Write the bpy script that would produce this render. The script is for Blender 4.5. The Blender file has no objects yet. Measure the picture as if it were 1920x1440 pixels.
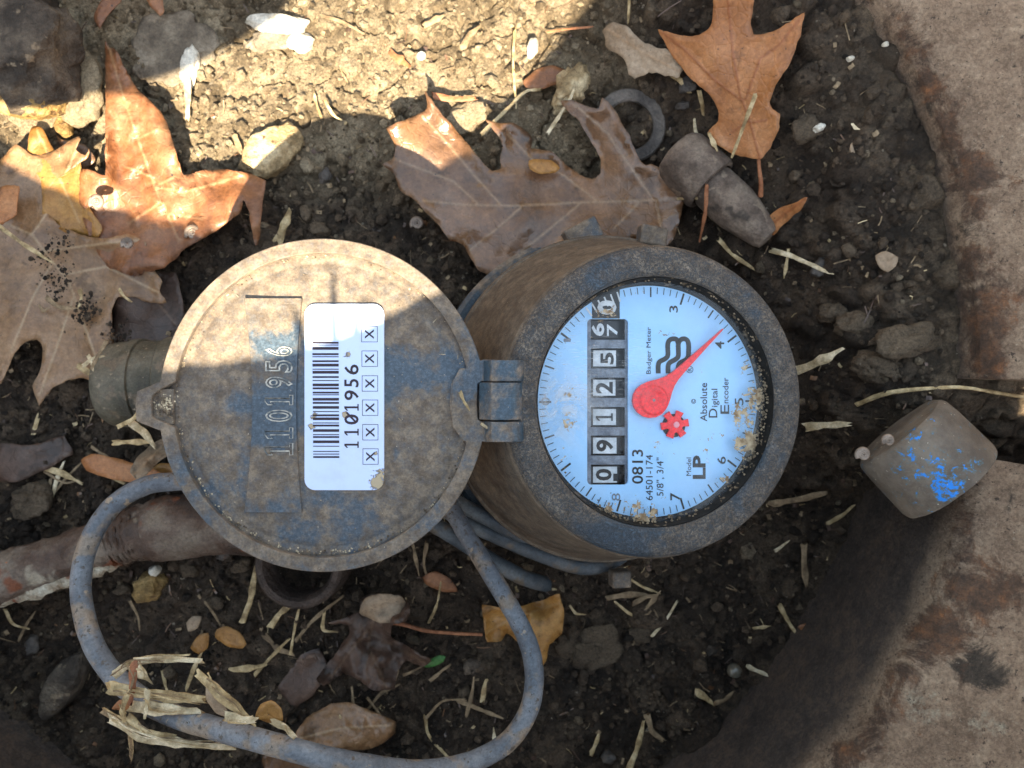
import bpy, bmesh, math, random
import numpy as np
from mathutils import Vector, Matrix, noise
from mathutils.geometry import delaunay_2d_cdt

# ------------------------------------------------------------------ camera, sky, sun, exposure
scene = bpy.context.scene
S = 0.001                      # all lengths below are written in millimetres
CZ = 300.0                     # camera height above the pit floor
F = 1442.0                     # focal length in photo pixels (photo is 1920 wide)
C = scene.collection
cam_data = bpy.data.cameras.new('camera')
cam_data.sensor_width = 36.0
cam_data.lens = 36.0 * F / 1920.0
cam_data.clip_start = 0.002
cam_data.clip_end = 200.0
cam_data.dof.use_dof = True
cam_data.dof.focus_distance = 0.226
cam_data.dof.aperture_fstop = 21.0
cam = bpy.data.objects.new('camera', cam_data)
cam.location = (0, 0, CZ * S)
C.objects.link(cam)
scene.camera = cam

SUN_VEC = Vector((8.0, -63.7, 79.0)).normalized()     # towards the sun
world = bpy.data.worlds.new('World')
scene.world = world
world.use_nodes = True
wn = world.node_tree
bg = wn.nodes['Background']
sky = wn.nodes.new('ShaderNodeTexSky')
sky.sky_type = 'NISHITA'
sky.sun_disc = False
sky.sun_elevation = math.asin(SUN_VEC.z)
sky.sun_rotation = math.atan2(SUN_VEC.x, SUN_VEC.y)
sky.air_density = 1.0
sky.dust_density = 0.4
sky.ozone_density = 2.0
wb = wn.nodes.new('ShaderNodeMix'); wb.data_type = 'RGBA'; wb.blend_type = 'MULTIPLY'; wb.inputs[0].default_value = 1.0
wb.inputs[7].default_value = (1.30, 1.0, 0.66, 1)      # the camera's white balance
wn.links.new(sky.outputs[0], wb.inputs[6]); wn.links.new(wb.outputs[2], bg.inputs[0])
bg.inputs[1].default_value = 0.15
sun_l = bpy.data.lights.new('sun', 'SUN')
sun_l.energy = 4.3
sun_l.angle = math.radians(0.53)
sun_l.color = (1.0, 0.85, 0.60)
sun = bpy.data.objects.new('sun', sun_l)
sun.rotation_euler = SUN_VEC.to_track_quat('Z', 'Y').to_euler()
sun.location = (0, 0, 2)
C.objects.link(sun)
scene.view_settings.view_transform = 'Standard'
scene.view_settings.look = 'None'
scene.view_settings.gamma = 1.0
scene.view_settings.use_curve_mapping = False
scene.view_settings.exposure = 2.65

random.seed(7)
rng = np.random.default_rng(11)

# ------------------------------------------------------------------ helpers
def W(px, py, z):
    d = CZ - z
    return Vector(((px - 960) * d / F, (720 - py) * d / F, z))

class Plane:
    def __init__(s, o, n, u=None):
        s.o = Vector(o); s.n = Vector(n).normalized()
        u = Vector(u) if u else Vector((1, 0, 0))
        s.u = (u - s.n * u.dot(s.n)).normalized(); s.v = s.n.cross(s.u)
    def px(s, px, py, off=0.0):
        d = Vector(((px - 960) / F, (720 - py) / F, -1.0))
        o = s.o + s.n * off
        c = Vector((0, 0, CZ))
        t = (o - c).dot(s.n) / d.dot(s.n)
        return c + d * t
    def pt(s, a, b, off=0.0):
        return s.o + s.u * a + s.v * b + s.n * off

def flat_z(z):
    return Plane((0, 0, z), (0, 0, 1))

def root_loc(o):
    v = Vector((0, 0, 0))
    while o is not None:
        v = v + o.location; o = o.parent
    return v

def obj(name, verts, faces, mat, parent=None, smooth=True, sharp=35, origin=None, attrs=None, mesh_np=None):
    """verts in world millimetres"""
    me = bpy.data.meshes.new(name)
    if parent is not None:
        off = root_loc(parent)
        loc = Vector((0, 0, 0))
    else:
        if origin is None:
            n = len(verts)
            a = np.array([tuple(v) for v in verts]) if not isinstance(verts, np.ndarray) else verts
            origin = Vector(((a[:, 0].min() + a[:, 0].max()) / 2, (a[:, 1].min() + a[:, 1].max()) / 2, a[:, 2].min()))
        off = Vector(origin) * S
        loc = off
    a = np.array([tuple(v) for v in verts], dtype=np.float64) if not isinstance(verts, np.ndarray) else verts
    a = a * S - np.array(tuple(off))
    me.from_pydata(a.tolist(), [], faces)
    if smooth:
        me.polygons.foreach_set('use_smooth', [True] * len(me.polygons))
        if sharp:
            me.set_sharp_from_angle(angle=math.radians(sharp))
    if attrs:
        for k, arr in attrs.items():
            at = me.attributes.new(k, 'FLOAT', 'POINT')
            at.data.foreach_set('value', np.asarray(arr, dtype=np.float32))
    me.update()
    o = bpy.data.objects.new(name, me)
    if mat is not None:
        me.materials.append(mat)
    o.location = loc
    C.objects.link(o)
    if parent is not None:
        o.parent = parent
    return o

def tag(o, label=None, cat=None, group=None, kind=None):
    if label: o['label'] = label
    if cat: o['category'] = cat
    if group: o['group'] = group
    if kind: o['kind'] = kind
    return o

def empty(name, loc):
    o = bpy.data.objects.new(name, None)
    o.location = Vector(loc) * S
    o.empty_display_size = 0.01
    C.objects.link(o)
    return o

def bevel(o, w=0.4, seg=2, ang=40):
    m = o.modifiers.new('bevel', 'BEVEL')
    m.width = w * S; m.segments = seg; m.limit_method = 'ANGLE'; m.angle_limit = math.radians(ang)
    m.harden_normals = False
    return o

def lathe(profile, origin, axis, segs=96, a0=0, a1=360, u=None, closed=False):
    """profile: (radius, along axis)"""
    P = Plane(origin, axis, u)
    full = abs(a1 - a0 - 360) < 1e-6
    n = segs if full else segs + 1
    vs, fs = [], []
    m = len(profile)
    for i in range(n):
        t = math.radians(a0 + (a1 - a0) * i / segs)
        c, s = math.cos(t), math.sin(t)
        for r, h in profile:
            vs.append(P.o + P.u * (r * c) + P.v * (r * s) + P.n * h)
    mm = m if closed else m - 1
    for i in range(segs):
        j = (i + 1) % n
        for k in range(mm):
            k2 = (k + 1) % m
            fs.append((i * m + k, j * m + k, j * m + k2, i * m + k2))
    return vs, fs

def merge(*parts):
    vs, fs = [], []
    for v, f in parts:
        b = len(vs)
        vs += list(v)
        fs += [tuple(i + b for i in q) for q in f]
    return vs, fs

def boxm(c, sx, sy, sz, P=None):
    P = P or Plane((0, 0, 0), (0, 0, 1))
    c = Vector(c)
    vs = [c + P.u * (sx / 2 * a) + P.v * (sy / 2 * b) + P.n * (sz / 2 * d) for d in (-1, 1) for b in (-1, 1) for a in (-1, 1)]
    fs = [(0, 2, 3, 1), (4, 5, 7, 6), (0, 1, 5, 4), (2, 6, 7, 3), (0, 4, 6, 2), (1, 3, 7, 5)]
    return vs, fs

def smooth_path(pts, n=12):
    pts = [Vector(p) for p in pts]
    if len(pts) < 3:
        return [pts[0].lerp(pts[1], i / n) for i in range(n + 1)]
    out = []
    ext = [pts[0] * 2 - pts[1]] + pts + [pts[-1] * 2 - pts[-2]]
    for i in range(1, len(ext) - 2):
        p0, p1, p2, p3 = ext[i - 1:i + 3]
        for k in range(n):
            t = k / n
            out.append(0.5 * ((2 * p1) + (p2 - p0) * t + (2 * p0 - 5 * p1 + 4 * p2 - p3) * t * t + (3 * p1 - p0 - 3 * p2 + p3) * t ** 3))
    out.append(pts[-1])
    return out

def tube(path, radius, segs=12, flat=1.0, wob=0.0, seed=0, up=Vector((0, 0, 1))):
    """radius: number or function of t"""
    vs, fs = [], []
    n = len(path)
    rf = radius if callable(radius) else (lambda t: radius)
    for i, p in enumerate(path):
        a = path[max(0, i - 1)]; b = path[min(n - 1, i + 1)]
        d = (b - a).normalized()
        x = d.cross(up)
        if x.length < 1e-4: x = Vector((1, 0, 0))
        x.normalize(); y = x.cross(d).normalized()
        r = rf(i / (n - 1))
        for k in range(segs):
            t = 2 * math.pi * k / segs
            q = p + x * (math.cos(t) * r) + y * (math.sin(t) * r * flat)
            if wob:
                q += (q - p).normalized() * wob * noise.noise(q * 0.35 + Vector((seed, 0, 0)))
            vs.append(q)
    for i in range(n - 1):
        for k in range(segs):
            k2 = (k + 1) % segs
            fs.append((i * segs + k, i * segs + k2, (i + 1) * segs + k2, (i + 1) * segs + k))
    fs.append(tuple(range(segs - 1, -1, -1)))
    fs.append(tuple((n - 1) * segs + k for k in range(segs)))
    return vs, fs

def inside(p, poly):
    x, y = p; c = False; n = len(poly); j = n - 1
    for i in range(n):
        xi, yi = poly[i]; xj, yj = poly[j]
        if (yi > y) != (yj > y) and x < (xj - xi) * (y - yi) / (yj - yi) + xi: c = not c
        j = i
    return c

def cdt(outer, holes=(), inner_pts=()):
    pts = []; edges = []
    for loop in [outer] + list(holes):
        b = len(pts)
        pts += [Vector(p) for p in loop]
        edges += [(b + i, b + (i + 1) % len(loop)) for i in range(len(loop))]
    pts += [Vector(p) for p in inner_pts]
    v, e, f, *_ = delaunay_2d_cdt(pts, edges, [], 0, 1e-6)
    out = []
    for t in f:
        cx = sum(v[i][0] for i in t) / len(t); cy = sum(v[i][1] for i in t) / len(t)
        if inside((cx, cy), outer) and not any(inside((cx, cy), h) for h in holes):
            out.append(tuple(t))
    return [tuple(p) for p in v], out

def extrude_sheet(v2, f, top, bot):
    """top/bot map a 2D point to 3D; walls on boundary edges"""
    n = len(v2)
    vs = [top(p) for p in v2] + [bot(p) for p in v2]
    # orient faces so that the top faces up (by signed area of the top)
    ff = []
    cnt = {}
    for t in f:
        ff.append(tuple(t))
        ff.append(tuple(i + n for i in reversed(t)))
        for a, b in zip(t, t[1:] + t[:1]):
            cnt[(a, b)] = cnt.get((a, b), 0) + 1
    for (a, b) in cnt:
        if (b, a) not in cnt:
            ff.append((b, a, a + n, b + n))
    return vs, ff

def fix_normals(o):
    bm = bmesh.new(); bm.from_mesh(o.data)
    loose = [v for v in bm.verts if not v.link_faces]
    bmesh.ops.delete(bm, geom=loose, context='VERTS')
    bmesh.ops.recalc_face_normals(bm, faces=bm.faces)
    bm.to_mesh(o.data); bm.free()
    return o

def glyph_one(x0, y0, x1, y1):
    'a numeral one with flag and foot, running up the photo, polygons in photo pixels'
    h = x1 - x0; w = y1 - y0; m = (y0 + y1) / 2; sw = w * .16
    stem_ = [(x0, m - sw), (x1, m - sw), (x1, m + sw), (x0, m + sw)]
    foot = [(x1 - h * .09, y0), (x1, y0), (x1, y1), (x1 - h * .09, y1)]
    flag = [(x0, m), (x0 + h * .07, m), (x0 + h * .28, y1 - w * .1), (x0 + h * .17, y1)]
    return [foot, stem_, flag]

def number_px(name, chars, P, off, mat, parent, w=.006, rel=0.0):
    for ch, x0, y0, x1, y1 in chars:
        if ch != '1':
            text_px(name, [(ch, x0, y0, x1, y1, w)], P, off, mat, parent, rel=rel)
        elif not rel:
            for i, q in enumerate(glyph_one(x0, y0, x1, y1)): q_ = q
            polys_px(name, glyph_one(x0, y0, x1, y1)[:1] + [[(x0, (y0 + y1) / 2 - (y1 - y0) * .15), (x1 - (x1 - x0) * .09, (y0 + y1) / 2 - (y1 - y0) * .15), (x1 - (x1 - x0) * .09, (y0 + y1) / 2 + (y1 - y0) * .15), (x0, (y0 + y1) / 2 + (y1 - y0) * .15)],
                     [(x0, (y0 + y1) / 2 + (y1 - y0) * .15), (x0 + (x1 - x0) * .14, (y0 + y1) / 2 + (y1 - y0) * .15), (x0 + (x1 - x0) * .27, y1), (x0 + (x1 - x0) * .16, y1)]], P, off, mat, parent)
        else:
            h = x1 - x0; w1 = y1 - y0; m = (y0 + y1) / 2; a = w1 * .17
            loop = [(x0, m - a), (x1 - h * .12, m - a), (x1 - h * .12, y0), (x1, y0), (x1, y1), (x1 - h * .12, y1), (x1 - h * .12, m + a), (x0 + h * .18, m + a), (x0 + h * .26, y1), (x0 + h * .10, y1), (x0, m + a)]
            pth = [P.px(x, y, off) for x, y in loop + loop[:2]]
            vs, fs = tube(pth, .16, 6)
            obj(name, vs, fs, mat, parent)

def sheet_px(name, outer, holes, P, off, thick, mat, parent=None, bev=None, smooth=True):
    v2, f = cdt(outer, holes)
    vs, fs = extrude_sheet(v2, f, lambda p: P.px(p[0], p[1], off), lambda p: P.px(p[0], p[1], off) - P.n * thick)
    o = obj(name, vs, fs, mat, parent, smooth=smooth)
    fix_normals(o)
    if bev: bevel(o, bev)
    return o

def circ(cx, cy, rx, ry=None, n=96, a0=0, a1=360):
    ry = ry or rx
    m = n if abs(a1 - a0 - 360) < 1e-6 else n + 1
    return [(cx + rx * math.cos(math.radians(a0 + (a1 - a0) * i / n)), cy + ry * math.sin(math.radians(a0 + (a1 - a0) * i / n))) for i in range(m)]

def rrect(x0, y0, x1, y1, r, n=6):
    out = []
    for cx, cy, a in ((x1 - r, y1 - r, 0), (x0 + r, y1 - r, 90), (x0 + r, y0 + r, 180), (x1 - r, y0 + r, 270)):
        for i in range(n + 1):
            t = math.radians(a + 90 * i / n)
            out.append((cx + r * math.cos(t), cy + r * math.sin(t)))
    return out

def rect(x0, y0, x1, y1):
    return [(x0, y0), (x1, y0), (x1, y1), (x0, y1)]

def polys_px(name, polys, P, off, mat, parent):
    vs, fs = [], []
    for poly in polys:
        v2, f = cdt(poly) if len(poly) > 4 else (poly, [tuple(range(len(poly)))])
        b = len(vs)
        vs += [P.px(p[0], p[1], off) for p in v2]
        fs += [tuple(i + b for i in t) for t in f]
    o = obj(name, vs, fs, mat, parent, smooth=False)
    bm = bmesh.new(); bm.from_mesh(o.data)
    for fc in bm.faces:
        if fc.normal.z < 0: fc.normal_flip()
    bm.to_mesh(o.data); bm.free()
    return o

def text_2d(s, offset=0.0, outline=0.0, spacing=1.0):
    cu = bpy.data.curves.new('text', 'FONT')
    cu.body = s; cu.offset = offset; cu.resolution_u = 3
    cu.space_character = spacing
    if outline:
        cu.fill_mode = 'NONE'; cu.bevel_depth = outline; cu.bevel_resolution = 1
    t = bpy.data.objects.new('text', cu)
    C.objects.link(t)
    bpy.context.view_layer.update()
    me = bpy.data.meshes.new_from_object(t.evaluated_get(bpy.context.evaluated_depsgraph_get()))
    vs = [tuple(v.co) for v in me.vertices]; fs = [tuple(p.vertices) for p in me.polygons]
    bpy.data.objects.remove(t); bpy.data.curves.remove(cu); bpy.data.meshes.remove(me)
    return vs, fs

def text_px(name, items, P, off, mat, parent, zf=None, rel=0.0):
    """items: (string, x0, y0, x1, y1, weight); text runs up the photo, tops to the left"""
    VS, FS = [], []
    for it in items:
        s, x0, y0, x1, y1, w = it[:6]
        vs, fs = text_2d(s, offset=w, outline=rel)
        xs = [v[0] for v in vs]; ys = [v[1] for v in vs]
        ax, bx, ay, by = min(xs), max(xs), min(ys), max(ys)
        b = len(VS)
        for v in vs:
            t = (v[0] - ax) / (bx - ax); h = (v[1] - ay) / max(1e-6, by - ay)
            qx = x1 - h * (x1 - x0); qy = y1 - t * (y1 - y0)
            o2 = off + (zf(qx) if zf else 0) + (v[2] / max(rel, 1e-6) * 0.22 if rel else 0)
            VS.append(P.px(qx, qy, o2))
        FS += [tuple(i + b for i in q) for q in fs]
    return obj(name, VS, FS, mat, parent, smooth=False)

# ------------------------------------------------------------------ materials
def new_mat(name):
    m = bpy.data.materials.new(name); m.use_nodes = True
    nt = m.node_tree
    b = nt.nodes['Principled BSDF']
    return m, nt, b

class NT:
    def __init__(s, nt):
        s.nt = nt
        s.pos = nt.nodes.new('ShaderNodeNewGeometry').outputs['Position']
    def n(s, t, **k):
        x = s.nt.nodes.new(t)
        for a, b in k.items(): setattr(x, a, b)
        return x
    def link(s, a, b): s.nt.links.new(a, b)
    def noise(s, scale, detail=4, rough=0.55, dist=0.0, vec=None, off=None):
        x = s.n('ShaderNodeTexNoise')
        x.inputs['Scale'].default_value = scale; x.inputs['Detail'].default_value = detail
        x.inputs['Roughness'].default_value = rough; x.inputs['Distortion'].default_value = dist
        v = vec or s.pos
        if off:
            m = s.n('ShaderNodeVectorMath', operation='ADD'); s.link(v, m.inputs[0]); m.inputs[1].default_value = off; v = m.outputs[0]
        s.link(v, x.inputs['Vector'])
        return x.outputs['Fac']
    def voro(s, scale, feature='F1', vec=None):
        x = s.n('ShaderNodeTexVoronoi', feature=feature)
        x.inputs['Scale'].default_value = scale
        s.link(vec or s.pos, x.inputs['Vector'])
        return x
    def ramp(s, fac, stops, interp='LINEAR'):
        x = s.n('ShaderNodeValToRGB'); cr = x.color_ramp; cr.interpolation = interp
        while len(cr.elements) < len(stops): cr.elements.new(0.5)
        for e, (p, c) in zip(cr.elements, stops):
            e.position = .5 + (p - .5) * .62
            e.color = (c, c, c, 1) if isinstance(c, (int, float)) else (*c, 1)
        s.link(fac, x.inputs[0])
        return x.outputs[0]
    def step(s, fac, lo, hi):
        x = s.n('ShaderNodeMapRange'); x.interpolation_type = 'SMOOTHSTEP'
        s.link(fac, x.inputs[0]); x.inputs[1].default_value = lo; x.inputs[2].default_value = hi
        return x.outputs[0]
    def mix(s, fac, a, b):
        x = s.n('ShaderNodeMix', data_type='RGBA')
        for v, i in ((fac, 0), (a, 6), (b, 7)):
            if isinstance(v, (int, float)): x.inputs[i].default_value = v
            elif isinstance(v, tuple): x.inputs[i].default_value = (*v, 1)
            else: s.link(v, x.inputs[i])
        return x.outputs[2]
    def math(s, op, a, b=0.0, c=None):
        x = s.n('ShaderNodeMath', operation=op)
        for i, v in enumerate((a, b) if c is None else (a, b, c)):
            if isinstance(v, (int, float)): x.inputs[i].default_value = v
            else: s.link(v, x.inputs[i])
        return x.outputs[0]
    def attr(s, name):
        x = s.n('ShaderNodeAttribute', attribute_name=name)
        return x.outputs['Fac']
    def grain(s, col, amt=.35, scale=900):
        g = s.noise(scale, 5, .8, off=(.3, .7, .1))
        x = s.n('ShaderNodeMapRange'); s.link(g, x.inputs[0]); x.inputs[1].default_value = .35; x.inputs[2].default_value = .65
        x.inputs[3].default_value = 1 - amt; x.inputs[4].default_value = 1 + amt
        v = s.n('ShaderNodeVectorMath', operation='SCALE'); s.link(col, v.inputs[0]); s.link(x.outputs[0], v.inputs['Scale'])
        return v.outputs[0]
    def spot(s, cx, cy, cz, r):
        """soft mask round a place on the thing, mm"""
        d = s.n('ShaderNodeVectorMath', operation='DISTANCE'); s.link(s.pos, d.inputs[0]); d.inputs[1].default_value = (cx * S, cy * S, cz * S)
        x = s.n('ShaderNodeMapRange'); x.interpolation_type = 'SMOOTHSTEP'
        s.link(d.outputs['Value'], x.inputs[0]); x.inputs[1].default_value = r * S; x.inputs[2].default_value = 0
        return x.outputs[0]
    def bump(s, h, dist_mm, strength=1.0, normal=None):
        x = s.n('ShaderNodeBump'); x.inputs['Strength'].default_value = strength
        x.inputs['Distance'].default_value = dist_mm * S * 5.0
        s.link(h, x.inputs['Height'])
        if normal is not None: s.link(normal, x.inputs['Normal'])
        return x.outputs[0]

def simple(name, stops, scale=150, rough=0.7, bump=0.2, bscale=500, spec=0.4, detail=5, metallic=0.0, speck=None, rvar=0.0, grain=.3):
    m, nt, b = new_mat(name); t = NT(nt)
    f = t.noise(scale, detail)
    col = t.ramp(f, stops)
    if speck:
        for (sc, lo, hi, c) in speck:
            col = t.mix(t.step(t.noise(sc, 3, off=(sc * .013, 1.7, .3)), lo, hi), col, c)
    if grain: col = t.grain(col, grain)
    t.link(col, b.inputs['Base Color'])
    if rvar:
        r = t.n('ShaderNodeMapRange'); t.link(t.noise(scale * 1.7, 3), r.inputs[0]); r.inputs[3].default_value = rough - rvar; r.inputs[4].default_value = rough + rvar
        r.inputs[1].default_value = .3; r.inputs[2].default_value = .7
        t.link(r.outputs[0], b.inputs['Roughness'])
    else:
        b.inputs['Roughness'].default_value = rough
    b.inputs['Specular IOR Level'].default_value = spec
    b.inputs['Metallic'].default_value = metallic
    if bump: t.link(t.bump(t.noise(bscale, 5, .6), bump), b.inputs['Normal'])
    return m

def flat(name, c, rough=0.5, spec=0.4):
    m, nt, b = new_mat(name)
    b.inputs['Base Color'].default_value = (*c, 1); b.inputs['Roughness'].default_value = rough
    b.inputs['Specular IOR Level'].default_value = spec
    return m

def soil_material():
    m, nt, b = new_mat('soil'); t = NT(nt)
    tone = t.attr('tone'); dry = t.attr('dry')
    n1 = t.noise(55, 6, .65); n2 = t.noise(420, 5, .7)
    k = t.math('ADD', t.math('MULTIPLY', n1, .55), t.math('MULTIPLY', tone, .45))
    dark = t.ramp(k, [(.2, (.018, .012, .008)), (.45, (.050, .034, .023)), (.75, (.125, .088, .058))])
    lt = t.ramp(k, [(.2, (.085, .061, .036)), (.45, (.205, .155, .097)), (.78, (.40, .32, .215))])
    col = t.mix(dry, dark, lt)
    col = t.mix(t.step(n2, .62, .74), col, t.mix(.5, col, (.25, .19, .13)))
    col = t.mix(t.step(t.noise(230, 3, off=(3, 3, 3)), .70, .74), col, (.30, .25, .19))
    col = t.grain(col, .5, 1100)
    t.link(col, b.inputs['Base Color'])
    b.inputs['Roughness'].default_value = .82
    b.inputs['Specular IOR Level'].default_value = .35
    nb = t.bump(t.noise(330, 8, .78, .3), .75)
    nb = t.bump(t.noise(1400, 5, .7), .10, 1, nb)
    t.link(nb, b.inputs['Normal'])
    return m

def dusty_plastic(name, dust=0.5, wrinkle=0.0, fine=0.0, spots=(), clean=(), base=(.022, .038, .058), rough=.36, dk=1.0, tint=(1, 1, 1)):
    m, nt, b = new_mat(name); t = NT(nt)
    big = t.noise(38, 6, .68, .6); med = t.noise(170, 6, .7, .3); sm = t.noise(900, 4, .75)
    f = t.math('ADD', t.math('MULTIPLY', big, .62), t.math('ADD', t.math('MULTIPLY', med, .30), t.math('MULTIPLY', sm, .08)))
    for (x, y, z, r, s) in spots: f = t.math('ADD', f, t.math('MULTIPLY', t.spot(x, y, z, r), s))
    for (x, y, z, r, s) in clean: f = t.math('SUBTRACT', f, t.math('MULTIPLY', t.spot(x, y, z, r), s))
    c0 = 0.62 - dust * 0.24
    mask = t.step(f, c0 - .05, c0 + .06)
    mask = t.math('MULTIPLY', mask, t.math('ADD', .62, t.math('MULTIPLY', t.step(t.noise(420, 5, .7, off=(2, 3, 9)), .3, .6), .32)))
    dc_ = lambda c: tuple(v * dk * w for v, w in zip(c, tint))
    dcol = t.ramp(t.noise(240, 5, .7), [(.3, dc_((.115, .084, .060))), (.52, dc_((.185, .140, .100))), (.75, dc_((.28, .215, .155)))])
    film = t.mix(t.step(sm, .35, .75), base, tuple(c * 1.9 + .012 for c in base))
    col = t.mix(mask, film, dcol)
    col = t.mix(t.step(t.noise(1300, 2, off=(5, 1, 2)), .73, .77), col, (.36, .30, .24))
    # scratches: thin pale lines
    mp = t.n('ShaderNodeMapping'); mp.inputs['Rotation'].default_value = (0, 0, math.radians(37)); mp.inputs['Scale'].default_value = (1, 14, 1)
    t.link(t.pos, mp.inputs[0])
    sc_ = t.noise(130, 3, .6, 1.5, vec=mp.outputs[0])
    col = t.mix(t.math('MULTIPLY', t.step(sc_, .66, .70), .45), col, (.20, .17, .14))
    nrm = t.bump(sm, .012 + .03 * fine)
    if wrinkle:
        wr = t.noise(1500, 2, .5, 1.2)
        cut = t.step(wr, .40, .56)
        col = t.mix(t.math('MULTIPLY', t.math('SUBTRACT', 1.0, cut), .7), col, tuple(c * .8 for c in base))
        nrm = t.bump(cut, .05 * wrinkle, 1, nrm)
    col = t.grain(col, .28, 1300)
    t.link(col, b.inputs['Base Color'])
    r = t.n('ShaderNodeMapRange'); t.link(mask, r.inputs[0]); r.inputs[3].default_value = rough; r.inputs[4].default_value = .85
    t.link(r.outputs[0], b.inputs['Roughness'])
    b.inputs['Specular IOR Level'].default_value = .5
    t.link(nrm, b.inputs['Normal'])
    return m

def leaf_material(name, stops, vein=(.30, .19, .10), rough=.38, dirt=0.5, wet=0.0):
    m, nt, b = new_mat(name); t = NT(nt)
    f = t.noise(42, 6, .65, .5); f2 = t.noise(260, 5, .7)
    k = t.math('ADD', t.math('MULTIPLY', f, .72), t.math('MULTIPLY', f2, .28))
    col = t.ramp(k, stops)
    col = t.mix(t.math('MULTIPLY', t.step(t.noise(70, 4, .6, off=(9, 4, 1)), .60, .66), .55), col, tuple(c * .45 for c in stops[0][1]))
    v = t.attr('vein')
    col = t.mix(t.math('MULTIPLY', v, .85), col, vein)
    col = t.mix(t.step(t.noise(520, 3, .6, off=(2, 8, 5)), .72 - .05 * dirt, .75 - .05 * dirt), col, (.035, .027, .02))
    col = t.grain(col, .22, 700)
    t.link(col, b.inputs['Base Color'])
    r = t.n('ShaderNodeMapRange'); t.link(t.noise(60, 4, off=(1, 2, 9)), r.inputs[0]); r.inputs[1].default_value = .35; r.inputs[2].default_value = .65
    r.inputs[3].default_value = rough - .08; r.inputs[4].default_value = rough + .22
    t.link(r.outputs[0], b.inputs['Roughness'])
    b.inputs['Specular IOR Level'].default_value = .55
    vo = t.voro(300, 'DISTANCE_TO_EDGE')
    h = t.math('ADD', t.math('MULTIPLY', v, .25), t.math('MULTIPLY', t.noise(300, 4, .6), .7))
    h = t.math('ADD', h, t.math('MULTIPLY', t.step(vo.outputs['Distance'], .0, .12), .18))
    t.link(t.bump(h, .075), b.inputs['Normal'])
    if wet:
        t.link(t.math('MULTIPLY', t.step(t.noise(38, 4, .6, off=(3, 1, 7)), .40, .56), wet), b.inputs['Coat Weight'])
        b.inputs['Coat Roughness'].default_value = .24
        b.inputs['Coat Tint'].default_value = (.95, .97, 1, 1)
    # thin blade lets a little light through
    tr = t.n('ShaderNodeBsdfTranslucent'); t.link(col, tr.inputs[0])
    mx = t.n('ShaderNodeMixShader'); mx.inputs[0].default_value = .12
    out = nt.nodes['Material Output']
    t.link(b.outputs[0], mx.inputs[1]); t.link(tr.outputs[0], mx.inputs[2]); t.link(mx.outputs[0], out.inputs[0])
    return m

M = {}
M['soil'] = soil_material()
M['leaf_brown'] = leaf_material('leaf_brown', [(.3, (.085, .042, .020)), (.5, (.15, .075, .036)), (.72, (.23, .122, .062))], wet=.75, rough=.32, vein=(.26, .165, .095))
M['leaf_tan'] = leaf_material('leaf_tan', [(.3, (.14, .072, .032)), (.5, (.23, .125, .058)), (.72, (.32, .195, .108))], vein=(.38, .26, .15), wet=.45)
M['leaf_orange'] = leaf_material('leaf_orange', [(.3, (.24, .092, .032)), (.5, (.36, .145, .050)), (.72, (.46, .21, .085))], vein=(.26, .085, .03), rough=.42)
M['leaf_rust'] = leaf_material('leaf_rust', [(.3, (.13, .050, .020)), (.5, (.215, .085, .033)), (.72, (.30, .145, .072))], vein=(.34, .19, .095), rough=.42, wet=.15)
M['leaf_dark'] = leaf_material('leaf_dark', [(.3, (.050, .030, .022)), (.5, (.085, .050, .036)), (.72, (.13, .082, .060))], vein=(.14, .09, .06))
M['leaf_gold'] = leaf_material('leaf_gold', [(.3, (.22, .10, .022)), (.5, (.33, .16, .040)), (.72, (.42, .23, .070))], vein=(.4, .24, .1))
M['leaf_pale'] = leaf_material('leaf_pale', [(.3, (.20, .14, .088)), (.5, (.31, .225, .15)), (.72, (.42, .33, .24))], vein=(.35, .24, .15), rough=.6)
M['straw'] = simple('straw', [(.3, (.20, .135, .062)), (.5, (.36, .265, .135)), (.72, (.52, .41, .24))], 220, .6, .08, 900)
M['straw_pale'] = simple('straw_pale', [(.3, (.30, .23, .13)), (.5, (.48, .39, .25)), (.72, (.64, .55, .39))], 220, .6, .08, 900)
M['straw_dark'] = simple('straw_dark', [(.3, (.12, .08, .045)), (.5, (.20, .14, .08)), (.72, (.28, .20, .12))], 220, .7, .1, 900)
M['twig_red'] = simple('twig_red', [(.3, (.20, .07, .03)), (.6, (.34, .14, .065))], 200, .55, .08, 900)
M['stone_tan'] = simple('stone_tan', [(.3, (.20, .14, .07)), (.5, (.34, .245, .13)), (.72, (.50, .40, .25))], 120, .8, .5, 350, speck=[(300, .62, .7, (.10, .06, .03))])
M['stone_dark'] = simple('stone_dark', [(.3, (.030, .022, .016)), (.5, (.062, .046, .034)), (.72, (.13, .10, .072))], 90, .75, .6, 300, speck=[(180, .63, .7, (.2, .15, .1))])
M['stone_grey'] = simple('stone_grey', [(.3, (.095, .075, .055)), (.5, (.155, .125, .092)), (.72, (.24, .20, .15))], 110, .8, .35, 400)
M['stone_ochre'] = simple('stone_ochre', [(.3, (.16, .095, .03)), (.5, (.27, .17, .06)), (.72, (.38, .27, .12))], 130, .65, .5, 350, speck=[(260, .6, .68, (.10, .055, .02))])
M['stone_white'] = simple('stone_white', [(.3, (.40, .36, .29)), (.6, (.62, .58, .50))], 150, .6, .3, 400)
M['iron'] = simple('iron', [(.3, (.045, .038, .034)), (.5, (.075, .064, .056)), (.72, (.12, .10, .085))], 100, .6, .2, 500, speck=[(90, .66, .74, (.13, .07, .045))])
M['olive'] = simple('olive', [(.3, (.040, .036, .026)), (.5, (.068, .062, .044)), (.72, (.12, .105, .078))], 60, .6, .15, 400, speck=[(120, .56, .66, (.13, .10, .07)), (400, .66, .70, (.22, .18, .13))])
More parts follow.
